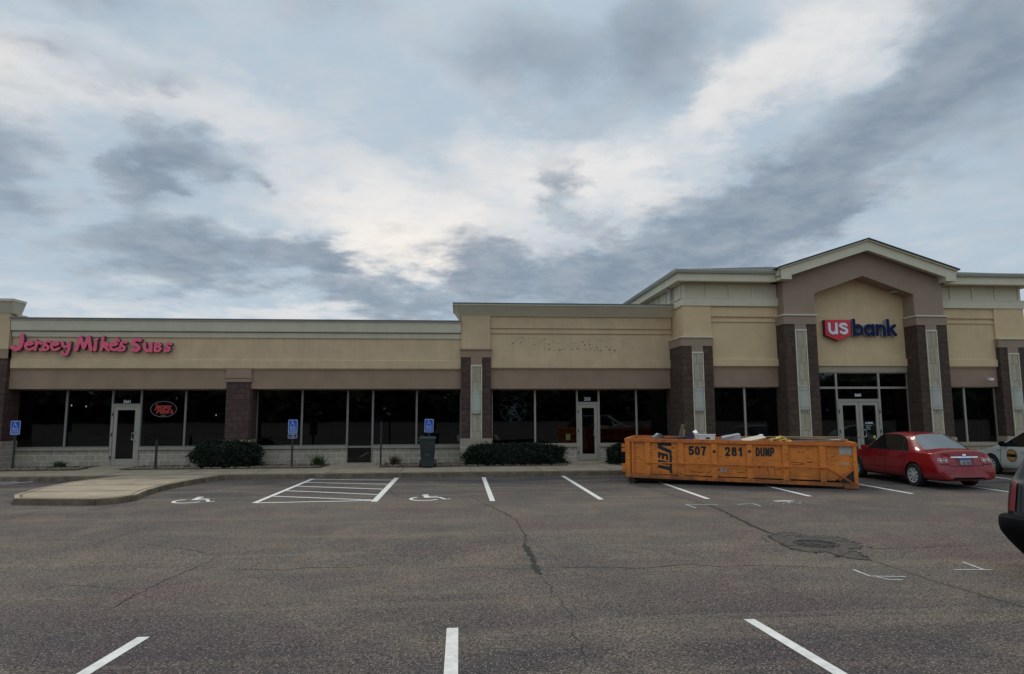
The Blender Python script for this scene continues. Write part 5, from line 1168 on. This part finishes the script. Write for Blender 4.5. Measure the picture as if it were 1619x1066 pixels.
# pale cab car further right: the same kind of body with a high arched roof
HAT = [(.0, .10, .14, .16, .70, .32, .62, .95, .56, 1.05), (.06, .14, .22, .22, .82, .22, .64, .98, .60, 1.14), (.45, .45, .62, .66, .87, .19, .66, .99, .58, 1.30), (.85, .80, .92, .98, .875, .18, .67, .99, .57, 1.37),
       (1.15, 1.05, 1.35, 1.40, .875, .18, .67, .985, .57, 1.44), (1.30, 1.18, 1.55, 1.55, .875, .17, .67, .98, .575, 1.46), (2.12, 2.12, 2.10, 2.1, .875, .17, .66, .96, .575, 1.49), (2.22, 2.22, 2.20, 2.2, .875, .17, .66, .955, .575, 1.488),
       (3.0, 3.30, 2.60, 2.50, .875, .17, .65, .93, .56, 1.45), (3.5, 3.52, 3.55, 3.62, .87, .17, .64, .90, .66, .98), (4.05, 4.05, 4.05, 4.05, .84, .18, .60, .80, .60, .86), (4.35, 4.34, 4.34, 4.34, .76, .20, .50, .66, .52, .70), (4.48, 4.46, 4.45, 4.45, .60, .28, .46, .54, .42, .57)]
def hat_glass(j, k):
    if k == 2 and j in (5, 6, 7): return 1
    if k in (0, 1) and j == 8: return 1
    if k in (0, 1) and j in (2, 3): return 2
    return 0
t, body, patch, line, sub = car('cab_car', (18.62, 17.35, 0), radians(0), 'off white cab car with a round dark and orange emblem on its door', 'car_white', HAT, (.95, 3.65), .315, hat_glass)
for sd_, D_ in ((-1, LD), (1, (-1, 0, 0))):
    line('door_seam', 'seam', [(0, 1.36, .93), (0, 1.34, .70), (0, 1.50, .27)], D_, .022); line('door_seam', 'seam', [(0, 2.17, .94), (0, 2.17, .26)], D_, .022); line('door_seam', 'seam', [(0, 3.22, .91), (0, 3.26, .27)], D_, .022)
    mr = slab('wing_mirror', 'bumper_black', t, (sd_*.97, 3.02, 1.02), (.22, .12, .17), (0, 0, sd_*.2), bevel=.04)
    for y_ in (1.5, 2.35): slab('door_handle', 'car_white', t, (sd_*.88, y_, .80), (.03, .17, .03), bevel=.01)
    line('window_trim', 'seam', [(0, 1.2, .985), (0, 2.2, .965), (0, 3.2, .935)], D_, .02, .004)
    line('wing_vent', 'seam', [(0, 3.40, .80), (0, 3.22, .80)], D_, .018, .004)
M['cab_dark'] = mat('emblem_dark', (.035, .025, .02), .5); M['cab_orange'] = mat('emblem_orange', (.45, .22, .06), .5)
def disc(name, m, cy, cz, r_, x, par, n=28, z0=-2, z1=2):
    return MB().add([(x, cy+r_*cos(a*2*pi/n), cz+max(z0, min(z1, r_*sin(a*2*pi/n)))) for a in range(n)], [tuple(range(n))]).build(name, m, par, local=True)
em = disc('door_emblem', 'cab_dark', 2.78, .66, .20, -.8795, t); disc('emblem_disc', 'cab_orange', 2.78, .66, .175, -.8812, em); disc('emblem_band', 'cab_dark', 2.78, .66, .172, -.8826, em, z0=-.045, z1=.045)
mb = MB(); text_mb(mb, 'CAB', .12, lambda a, b, w: (-.8842, 2.78-a, .618+b), .001, .005, 1.1); mb.build('lettering', 'sign_white', em, local=True)
for s_ in (-1, 1): patch('headlight', 'lens_clear', [(s_*.50, 0, .60), (s_*.74, 0, .62), (s_*.70, 0, .74), (s_*.50, 0, .70)], (0, -1, 0), 5, 3)
for s_ in (-1, 1): patch('taillight', 'lens_red', [(s_*.84, 0, .72), (s_*.60, 0, .72), (s_*.58, 0, .98), (s_*.80, 0, 1.0)], RD, 5, 5)
patch('number_plate', 'paper', [(-.155, 0, .62), (.155, 0, .62), (.155, 0, .76), (-.155, 0, .76)], RD, 3, 3, .014)

# dark off roader driving off to the right, only its rear corner in view
SUV = [(.0, .10, .16, .20, .78, .45, .80, 1.10, .66, 1.18), (.05, .14, .20, .24, .90, .36, .84, 1.12, .72, 1.22), (.16, .20, .42, .46, .94, .34, .86, 1.13, .68, 1.72), (.55, .40, .60, .62, .95, .32, .86, 1.13, .68, 1.80),
       (1.0, 1.05, 1.05, 1.0, .95, .30, .86, 1.12, .70, 1.82), (1.1, 1.15, 1.15, 1.1, .95, .30, .86, 1.12, .70, 1.82), (2.3, 2.3, 2.28, 2.3, .95, .30, .86, 1.11, .70, 1.83), (2.42, 2.42, 2.4, 2.4, .95, .30, .86, 1.11, .70, 1.83),
       (3.1, 3.35, 2.85, 2.8, .95, .30, .85, 1.10, .68, 1.79), (3.7, 3.68, 3.68, 3.72, .94, .30, .84, 1.08, .72, 1.18), (4.4, 4.4, 4.4, 4.4, .92, .32, .80, 1.02, .70, 1.10), (4.72, 4.7, 4.7, 4.7, .84, .36, .74, .92, .62, .98), (4.84, 4.82, 4.8, 4.8, .72, .42, .70, .84, .55, .88)]
def suv_glass(j, k):
    if k == 2 and j in (3, 5, 7): return 1
    if k in (0, 1) and j == 8: return 1
    if k in (0, 1) and j == 1: return 2
    return 0
SX, SY, SA = 7.37, 7.35, radians(-68)
t, body, patch, line, sub = car('dark_offroader', (SX, SY, gz(8)), SA, 'dark off roader at the right edge with a tall red tail light', 'car_dark', SUV, (1.0, 3.8), .37, suv_glass, 'car_glass')
for s_ in (-1, 1):
    q = patch('taillight', 'lens_tall', [(s_*.86, 0, .76), (s_*.775, 0, .76), (s_*.765, 0, 1.13), (s_*.82, 0, 1.13)], RD, 5, 8, .02)
mb = MB(); prof = [(.97*sin(radians(q)), .14-.31*max(0, cos(radians(q)))**.45) for q in range(-90, 91, 9)]
for i, (x, y) in enumerate(prof):
    for (o_, z) in [(.42*(1-sin(radians(q)))**1.3-.03, .10+.46*sin(radians(q))) for q in (0, 12, 25, 40, 60, 90)]+[(-.035, .62), (-.02, .68), (.02, .705), (.10, .715)]: mb.v.append((x*(1-max(0, o_)*.35), y+o_, z))
for i in range(len(prof)-1):
    for k in range(9): mb.f.append((i*10+k, (i+1)*10+k, (i+1)*10+k+1, i*10+k+1))
mb.build('rear_bumper', 'bumper_black', t, smooth=True, local=True)
line('tailgate_seam', 'seam', [(-.72, 0, 1.14), (-.72, 0, .74), (.72, 0, .74), (.72, 0, 1.14)], RD, .01)
patch('number_plate', 'paper', [(-.155, 0, .84), (.155, 0, .84), (.155, 0, .98), (-.155, 0, .98)], RD, 3, 3, .014)

# ------------------------------------------------------------------ wood beyond the car park, behind the photographer: what the dark glass mirrors
mb = MB(); rr = random.Random(4)
for k in range(110):
    a = -110+k*2.0; cy = -75+rr.uniform(-8, 8); h = rr.uniform(7, 11); w = rr.uniform(3, 5)
    for q in range(110):
        th = rr.uniform(0, 2*pi); ph = math.asin(rr.uniform(-1, 1)); p = Vector((a+w*cos(th)*cos(ph), cy+w*sin(th)*cos(ph), h*.55+h*.5*sin(ph))); d = Vector((rr.gauss(0, 1), rr.gauss(0, 1), rr.gauss(0, 1))).normalized(); e_ = d.cross(Vector((0, .3, 1))).normalized(); L = rr.uniform(.8, 1.6)
        mb.add([p-d*L, p+e_*L, p+d*L, p-e_*L], [(0, 1, 2, 3)])
tag(mb.build('far_wood', mat('far_leaf', (.03, .045, .02), .8, .4, .5)), 'dark wood across the road behind the car park', 'wood', kind='stuff')
